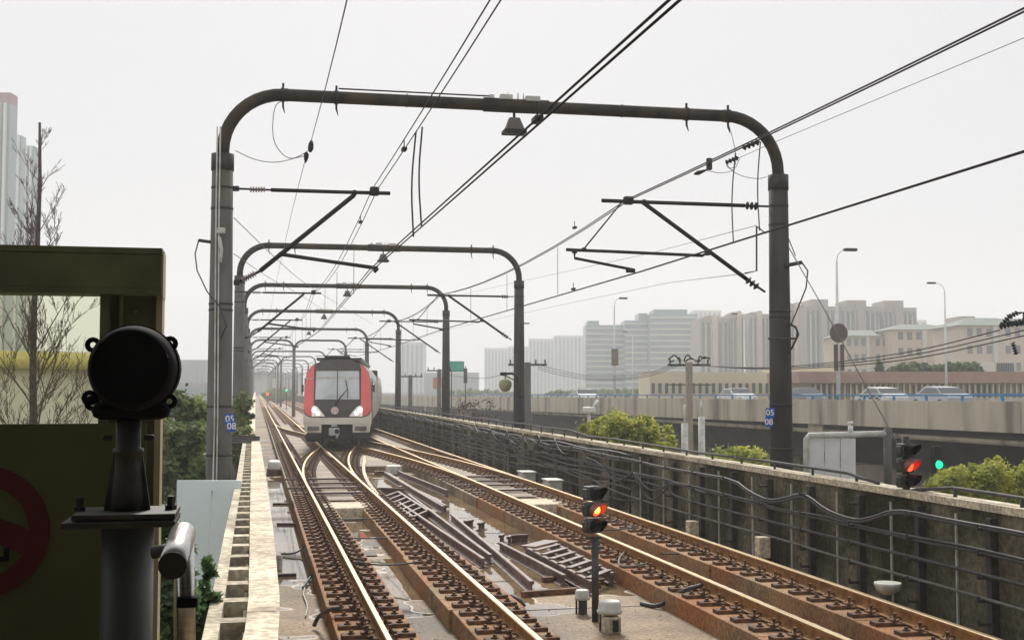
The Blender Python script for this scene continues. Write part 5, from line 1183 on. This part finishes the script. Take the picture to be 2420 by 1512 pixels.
# left towers
t, blk, W, zb, zt = B('glass_tower', -60, 24, 245, 260, m_glz, 'tall pale glass tower with pinkish top at the left edge', depth=4)
for k in range(7): blk(W*(.06+.135*k), W*(.11+.135*k), zb, zt, -1.0, -.01, 'vertical_fin', m_bw if k % 2 else m_white)
blk(0, W, zt, zt+2.4, 0, 4, 'pink_crown', m_bpink)
t, blk, W, zb, zt = B('glass_tower', 26, 50, 320, 290, m_glz, 'second glass tower behind the bare tree, left part', depth=3)
for k in range(3): blk(W*(.1+.33*k), W*(.22+.33*k), zb, zt, -1.0, -.01, 'vertical_fin', m_white)
t, blk, W, zb, zt = B('glass_tower', 52, 80, 345, 300, m_glz, 'third glass tower directly behind the bare tree', depth=3)
for k in range(3): blk(W*(.1+.33*k), W*(.22+.33*k), zb, zt, -1.0, -.01, 'vertical_fin', m_white)
# rounded yellow-banded building seen through the pane
t = thing('round_building', 'cream building with curved yellow band seen through the framed pane', 'building', P(60,1000,60))
cen = P(-165, 900, 75); n = 40
def ring(r, z0, z1, nm, mat):
    m = MB(); m.lathe([(r,z0),(r,z1)], (cen.x,cen.y,0), n=64); m.build(nm, mat, t)
zr = P(60,826,62).z; zy = P(60,868,62).z
ring(13.2, zy, zr, 'yellow_band', m_yban); ring(12.6, -9, zy, 'wall', M('warm_white_render', (.88,.85,.72), sc=.2, rough=.9))
ring(12.4, zr, zr+.1, 'roof_slab', m_bw)
# ================================================================== PLANTS
def leafy(name, label, cat, blobs, n, size, mat, trunk=None, group=None, seed=1, flat=.6, kind=None):
    R = random.Random(seed); t = thing(name, label, cat, (blobs[0][0].x, blobs[0][0].y, trunk if trunk is not None else blobs[0][0].z), group)
    clumps = []
    vol = sum(b[1].x*b[1].y*b[1].z for b in blobs)
    for c, r in blobs:
        k = max(6, int(60*(r.x*r.y*r.z)/vol*2))
        for _ in range(k):
            d = Vector((R.gauss(0,1), R.gauss(0,1), R.gauss(0,1))).normalized()*(R.uniform(.45,1.05))
            clumps.append((c+Vector((d.x*r.x, d.y*r.y, d.z*r.z)), min(r.x, r.z)*R.uniform(.16,.34)))
    b = MB(); vs = []; fs = []
    for _ in range(n):
        c, r = clumps[R.randrange(len(clumps))]
        p = c+Vector((R.gauss(0,.55), R.gauss(0,.55), R.gauss(0,.5)))*r
        s = size*R.uniform(.6,1.4); a = Vector((R.gauss(0,1), R.gauss(0,1), R.gauss(0,.6))).normalized(); c2 = a.orthogonal().normalized()
        c2 = (Matrix.Rotation(R.uniform(0, 6.28), 3, a) @ c2); k = len(vs)
        vs += [p-a*s, p+c2*s*.5, p+a*s, p-c2*s*.5]; fs.append((k, k+1, k+2, k+3))
    b.add(vs, fs); b.build('foliage', mat, t)
    if trunk is not None:
        tb = MB()
        for c, r in blobs:
            base_ = Vector((c.x, c.y, trunk))
            rr = min(r.x, r.z)
            tb.tube([base_, base_.lerp(c, .5)+Vector((.1,0,0)), c], [.06*rr+.05, .05*rr+.03, .02], n=7)
            for _ in range(7):
                d = Vector((R.gauss(0,1), R.gauss(0,1), R.uniform(0,1))).normalized(); s0 = base_.lerp(c, R.uniform(.6,.95)); tb.tube([s0, s0+Vector((d.x*r.x,d.y*r.y,d.z*r.z))*.6], [.03*rr+.01,.008], n=5)
        tb.build('trunk', m_bark, t)
    return t
V = Vector
def blob(x, y, D, rx, rz, ry=None):
    c = P(x, y, D); s_ = D/2900; return (c, V((rx*s_, (ry or rx)*s_, rz*s_)))
leafy('yellow_tree', 'round yellow-green tree behind the wall right of the second portal', 'tree', [blob(1478,1022,34,75,52), blob(1415,1025,34,45,36), blob(1545,1045,34,50,38), blob(1440,1000,34,35,30), blob(1510,1005,34,35,30)], 22000, .052, m_ygreen, -9, seed=3)
leafy('yellow_shrub', 'low yellow-green shrub tops behind the wall left of the near right post', 'shrub', [blob(1745,1095,30,70,38), blob(1690,1092,30,30,22)], 8000, .045, m_ygreen, -6, seed=4)
leafy('yellow_shrub', 'yellow-green shrub behind the wall, leftmost of three at the lower right', 'shrub', [blob(2248,1150,24,48,46), blob(2215,1165,24,25,20), blob(2262,1118,24,20,20)], 8000, .038, m_ygreen, -6, seed=5, group='yellow shrubs behind the right wall')
leafy('yellow_shrub', 'tallest yellow-green shrub behind the wall, middle of three at the lower right', 'shrub', [blob(2335,1145,24,52,56), blob(2345,1098,24,25,22), blob(2310,1115,24,22,20)], 9500, .038, m_ygreen, -6, seed=6, group='yellow shrubs behind the right wall')
leafy('yellow_shrub', 'yellow-green shrub at the right picture edge behind the wall', 'shrub', [blob(2430,1155,24,55,62), blob(2415,1110,24,20,18)], 8000, .038, m_ygreen, -6, seed=7, group='yellow shrubs behind the right wall')
leafy('roof_shrubs', 'green shrubs growing above the brown roof, left clump', 'shrub', [blob(2150,878,104,60,18), blob(2100,885,104,25,10)], 3000, .28, m_green, -2, seed=8)
leafy('roof_shrubs', 'green shrubs growing above the brown roof, right clump', 'shrub', [blob(2265,877,104,62,18)], 2500, .28, m_green, -2, seed=9)
leafy('conifer_top', 'small dark shrub on the low roof beside the round sign post', 'shrub', [blob(2078,872,104,8,20)], 400, .2, m_green, -2, seed=10)
leafy('bare_shrub', 'pinkish bare shrub before the viaduct left of the second right post', 'shrub', [blob(1120,972,62,65,30)], 900, .06, m_twig, -9, seed=11)
leafy('hedge_tree', 'dark leafy tree mass left of the nearest left post', 'tree', [blob(430,1010,30,75,85), blob(420,1100,28,75,110), blob(470,1060,30,50,100)], 26000, .07, m_green2, -9, seed=12)
leafy('hedge_tree', 'dark leafy tree between the nearest left post and the parapet', 'tree', [blob(573,985,38,26,62), blob(568,1045,36,26,50), blob(572,1085,34,22,35)], 11000, .06, m_green2, -9, seed=13)
leafy('vine_plant', 'glossy climbing plant below the handrail at the lower left', 'plant', [blob(398,1290,8,42,62), blob(402,1420,7.5,55,110)], 7000, .036, m_vine, None, seed=14)
leafy('vine_plant', 'leafy shoots before the pale blue panel', 'plant', [blob(480,1440,8,36,62), blob(492,1345,8,18,34), blob(455,1480,8,42,50)], 3200, .036, m_vine, None, seed=15)
leafy('street_tree', 'dark trees in the shade under the viaduct at right', 'tree', [blob(2290,1075,75,110,40)], 4000, .3, m_green2, -9, seed=16)
leafy('street_tree', 'low dark trees on the far side left of the train', 'tree', [blob(660,935,260,40,14)], 1200, .6, m_green2, -9, seed=17)
leafy('street_tree', 'hazy tree line above the highway left of the utility pole', 'tree', [blob(1450,930,230,160,10)], 2500, .6, m_green2, -9, seed=18)
leafy('street_tree', 'hazy tree line above the highway right of the train', 'tree', [blob(1140,932,280,110,10)], 2000, .6, m_green2, -9, seed=19)
# bare tree at left
def bare_tree(base, H, label, seed=2):
    R = random.Random(seed); t = thing('bare_tree', label, 'tree', base)
    tr_ = MB(); tr_.tube([base+V((.04*math.sin(i*1.3),0,H*i/12)) for i in range(13)], [.15*(1-i/13)**.8+.012 for i in range(13)], n=10); tr_.build('trunk', m_bark, t)
    br = MB()
    def grow(p, d, L, r, lv):
        pts = [p]; k = 5
        for i in range(k):
            d = (d+V((R.uniform(-.14,.14), R.uniform(-.14,.14), .07))).normalized(); pts.append(pts[-1]+d*L/k)
        br.tube(pts, [max(.0055, r*(1-.7*i/k)) for i in range(k+1)], n=5 if lv < 2 else 3, cap=False)
        if lv < 3:
            for _ in range((7, 6, 4)[lv]):
                i = R.randint(1, k); s = pts[i]; dd = (d+V((R.uniform(-.9,.9), R.uniform(-.9,.9), R.uniform(-.1,.5)))).normalized()
                grow(s, dd, L*R.uniform(.3,.5), r*.42, lv+1)
    h = H*.40; a = 0
    while h < H*.97:
        a += 2.4+R.uniform(-.4,.4); u = (h/H); L = (1-u)*H*.24+.4
        grow(base+V((0,0,h)), V((math.cos(a)*.6, math.sin(a)*.6, .85)).normalized(), L, .035*(1-u)+.009, 0 if L > 1.1 else 1); h += H*R.uniform(.013,.026)
    br.build('branches', m_twig, t)
bt = P(76, 1100, 30); topz = P(90, 290, 30).z
bare_tree(V((bt.x, bt.y, -9)), topz+9, 'tall bare tree with upswept branches behind the olive frame')
# ================================================================== HAZE
hb = MB(); hb.box(-340, 710, -58, 940, -10.2, 82)
mh = bpy.data.materials.new('haze_air'); mh.use_nodes = True; n_ = mh.node_tree.nodes; n_.clear()
ho = n_.new('ShaderNodeOutputMaterial'); pv = n_.new('ShaderNodeVolumePrincipled')
pv.inputs['Color'].default_value = (.97,.985,.985,1); pv.inputs['Density'].default_value = .0011; pv.inputs['Anisotropy'].default_value = .2
mh.node_tree.links.new(pv.outputs[0], ho.inputs['Volume'])
tag(hb.build('haze', mh, fix=False), kind='stuff')
